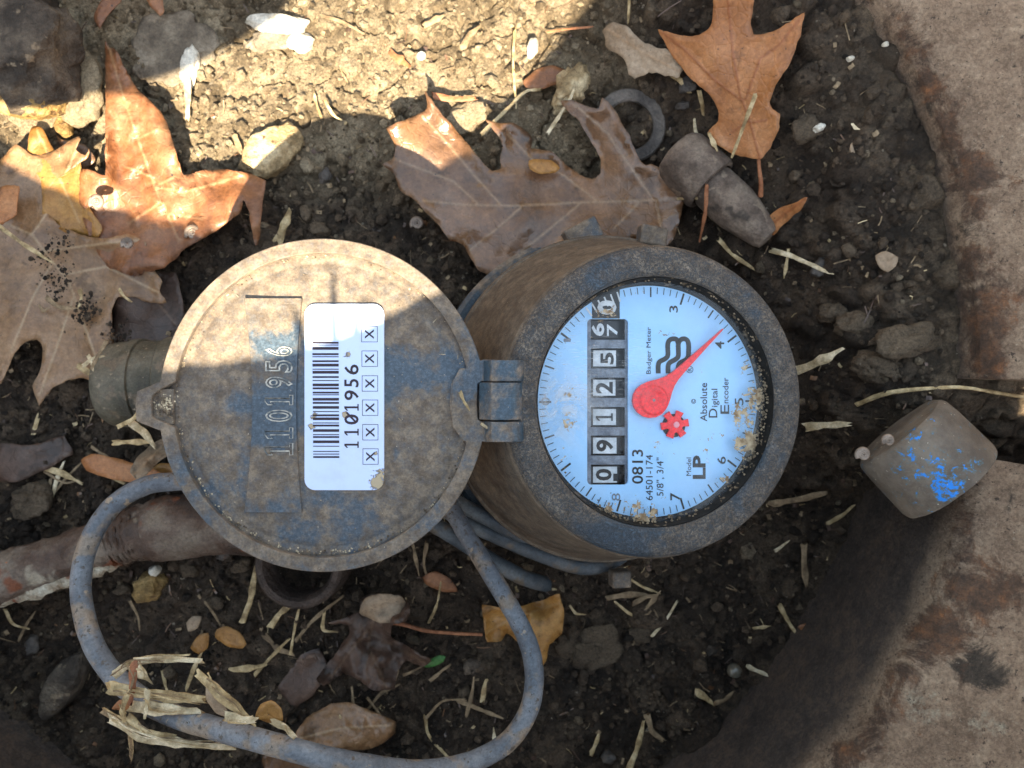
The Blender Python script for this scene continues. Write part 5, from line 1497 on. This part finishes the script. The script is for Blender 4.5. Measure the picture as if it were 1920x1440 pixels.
# straws on the meter itself
for pts, r, m_, l in [
    ([(864, 737, 82), (870, 752, 82), (880, 768, 82)], .55, 'straw', 'short straw chip on the lid beside the hinge'),
    ([(905, 796, 83), (914, 802, 83), (922, 806, 83)], .45, 'straw_pale', 'tiny pale splinter on the lower hinge arm')]:
    straw(pts, r, m_, l, ground=False)
# loose straw over the soil, alike
loose = [((100, 925), (108, 895), (118, 870)), ((70, 790), (62, 815), (70, 780)), ((85, 885), (120, 905), (145, 900)), ((100, 925), (130, 890), (152, 868)), ((60, 870), (110, 885), (150, 905)), ((175, 840), (190, 850), (205, 858)), ((210, 895), (230, 905), (250, 912)),
         ((95, 900), (90, 935), (88, 955)), ((35, 1200), (50, 1170), (65, 1148)), ((10, 1145), (25, 1170), (50, 1178)), ((245, 1130), (258, 1155), (262, 1180)), ((455, 1165), (470, 1120), (478, 1070)), ((480, 1262), (510, 1230), (540, 1200)), ((438, 1255), (470, 1252), (492, 1248)),
         ((500, 1195), (520, 1215), (545, 1225)), ((510, 1170), (525, 1150), (545, 1135)), ((545, 1225), (552, 1180), (562, 1135)), ((555, 1200), (590, 1160), (640, 1120)), ((350, 1290), (365, 1250), (378, 1225)), ((305, 1260), (310, 1285), (315, 1300)), ((805, 1165), (820, 1130), (828, 1080)),
         ((775, 1025), (780, 1050), (785, 1075)), ((800, 1020), (795, 1060), (808, 1095)), ((608, 1150), (606, 1180), (630, 1185)), ((740, 1275), (748, 1245), (755, 1228)), ((808, 1275), (825, 1260), (842, 1248)), ((760, 1265), (775, 1258), (790, 1250)), ((690, 1330), (715, 1300), (745, 1285)), ((660, 1290), (662, 1320), (661, 1345)),
         ((690, 1310), (705, 1330), (715, 1345)), ((905, 1310), (910, 1280), (913, 1275)), ((875, 1340), (885, 1300), (888, 1275)), ((800, 1345), (830, 1315), (870, 1312)), ((862, 1315), (900, 1330), (938, 1345)), ((798, 1345), (805, 1380), (845, 1425)), ((965, 1370), (980, 1340), (985, 1305)), ((935, 1400), (928, 1390), (926, 1370)),
         ((1070, 1138), (1080, 1150), (1095, 1152)), ((1145, 1120), (1180, 1115), (1225, 1118)), ((1155, 1130), (1180, 1150), (1212, 1165)), ((1180, 1085), (1205, 1100), (1235, 1112)), ((1212, 1140), (1225, 1125), (1235, 1112)), ((1190, 1130), (1210, 1120), (1228, 1116)), ((1225, 1190), (1250, 1160), (1268, 1130)), ((1455, 1032), (1465, 1025), (1478, 1015)),
         ((1462, 1135), (1478, 1165), (1495, 1190)), ((1415, 1178), (1430, 1176), (1442, 1174)), ((1312, 1300), (1325, 1310), (1335, 1318)), ((1345, 1318), (1360, 1312), (1372, 1300)), ((1405, 1250), (1420, 1258), (1435, 1264)), ((1325, 1383), (1335, 1384), (1345, 1385)), ((1110, 1410), (1115, 1400), (1122, 1380)), ((1180, 1440), (1195, 1400), (1205, 1360)),
         ((1507, 1025), (1508, 1060), (1512, 1095)), ((1555, 980), (1580, 965), (1598, 950)), ((1215, 1345), (1222, 1370), (1240, 1385)), ((1290, 170), (1275, 150), (1262, 145)), ((610, 190), (625, 215), (640, 225)), ((590, 180), (595, 200), (602, 218)), ((440, 255), (448, 275), (455, 288)), ((870, 85), (880, 65), (892, 55)), ((800, 45), (815, 38), (830, 30)),
         ((1600, 235), (1604, 240), (1610, 242)), ((640, 1350), (650, 1372), (656, 1384)), ((385, 1130), (400, 1150), (412, 1170)), ((90, 560), (110, 575), (140, 578)), ((150, 545), (152, 560), (148, 575)), ((225, 545), (232, 555), (245, 565)), ((155, 690), (175, 705), (195, 722)), ((75, 575), (82, 583), (90, 578))]
rr = random.Random(9)
for i, pts in enumerate(loose):
    up = 16 if (pts[0][0] < 260 and 540 < pts[0][1] < 700) else rr.uniform(3, 6)
    mm_ = rr.choice(['straw', 'straw', 'straw_pale', 'straw_dark', 'straw_dark']); r_w = rr.choice([.7, .9, 1.1, 1.5])
    ln = sum(math.hypot(b[0] - a[0], b[1] - a[1]) for a, b in zip(pts, pts[1:]))
    ang = math.degrees(math.atan2(abs(pts[-1][1] - pts[0][1]), abs(pts[-1][0] - pts[0][0])))
    look = ('thick ' if r_w > 1.2 else 'thin ' if r_w < .8 else '') + ('long ' if ln > 85 else 'short ' if ln < 45 else '') + {'straw': 'yellow', 'straw_pale': 'pale', 'straw_dark': 'brown'}[mm_] + ' straw ' + ('lying level' if ang < 25 else 'pointing up the picture' if ang > 65 else 'lying slantwise')
    straw([(x, y, up) for x, y in pts], r_w, mm_, where(pts[1][0], pts[1][1], look), grp='loose straw on the soil', flatn=.5)

# fine litter and grit that nobody could count
def litter(n):
    Vs, Fs = [], []; mats = [M['straw_dark'], M['straw'], M['leaf_dark'], M['leaf_brown'], M['straw_dark']]
    vs, fs, mi = [], [], []
    r_ = random.Random(3)
    for k in range(n):
        x = r_.uniform(-200, 175); y = r_.uniform(-155, 155)
        if math.hypot(x - PC[0], y - PC[1]) > 195: continue
        z = hsample(x, y) + r_.uniform(.3, 1.2)
        L = min(9, 1.0 + r_.expovariate(.55)); w = r_.uniform(.12, .4); a = r_.uniform(0, math.pi); tz = r_.uniform(-.4, .4)
        if r_.random() < .25: L = r_.uniform(1, 2.5); w = r_.uniform(.6, 1.4)
        d = Vector((math.cos(a), math.sin(a), tz)); nrm = Vector((-math.sin(a), math.cos(a), r_.uniform(-.3, .3)))
        c = Vector((x, y, z)); b = len(vs)
        mid = Vector((0, 0, r_.uniform(-.2, .5))) + nrm * r_.uniform(-.4, .4)
        for q in (c - d * L / 2, c + mid, c + d * L / 2):
            for e in (-1, 1):
                for h in (0, -.15): vs.append(q + nrm * w * e * (.6 if q is not c + mid else 1) + Vector((0, 0, h)))
        for s in (0, 4):
            o_ = b + s
            fs += [(o_, o_ + 4, o_ + 6, o_ + 2), (o_ + 1, o_ + 3, o_ + 7, o_ + 5), (o_, o_ + 1, o_ + 5, o_ + 4), (o_ + 2, o_ + 6, o_ + 7, o_ + 3)]
        fs += [(b, b + 2, b + 3, b + 1), (b + 8, b + 9, b + 11, b + 10)]
        mi += [r_.choice([0, 0, 1, 2, 2, 3, 4, 0])] * 10
    o = obj('plant_litter', vs, fs, mats[0], None, smooth=False)
    for m_ in mats[1:]: o.data.materials.append(m_)
    o.data.polygons.foreach_set('material_index', mi)
    tag(o, 'fine plant litter and splinters strewn over the soil', 'litter', kind='stuff')
litter(2200)
# soil specks on the tan oak leaf
vs, fs = [], []
gcl = [(random.random(), random.gauss(0, 24), random.gauss(0, 24)) for _ in range(9)]
for k in range(420):
    g_ = random.choice(gcl); t = g_[0]; px = 60 + 130 * t + g_[1] + random.gauss(0, 13); py = 410 + 250 * t + g_[2] + random.gauss(0, 15)
    c = G(px, py, 15.5 + random.uniform(-.5, 1)); s = min(.9, .14 + random.expovariate(4.5)); b = len(vs)
    vs += [c + Vector((v.x * s * random.uniform(.6, 1.5), v.y * s * random.uniform(.6, 1.5), v.z * s * .6)) for v in ibv]
    fs += [tuple(i + b for i in q) for q in ibf]
tag(obj('leaf_grit', vs, fs, M['soil'], None, sharp=20, attrs={'tone': [(i // 12 * 37 % 10) / 10 for i in range(len(vs))]}), 'dark soil grit sprinkled on the tan oak leaf', 'grit', kind='stuff')

# unseen grass blades added at the slab edge to cast a shadow on the lid
for i, (x, y, dx, dy) in enumerate([(-31, -146, 0, 20), (-26, -146, 6, 13), (-40, -147, -3, 11)]):
    sp = smooth_path([Vector((x, y, ZT + 4)), Vector((x + dx * .5, y + dy * .6, ZT + 9)), Vector((x + dx, y + dy, ZT + 6))], 5)
    vs, fs = tube(sp, lambda t: 1.3 * (1 - .85 * t), 6, flat=.3)
    tag(obj('shade_blade', vs, fs, M['straw_dark'], None), ['longest', 'right-hand', 'left-hand'][i] + ' unseen grass blade added over the slab edge to shade the lid', 'grass blade', 'added grass blades at the slab edge')
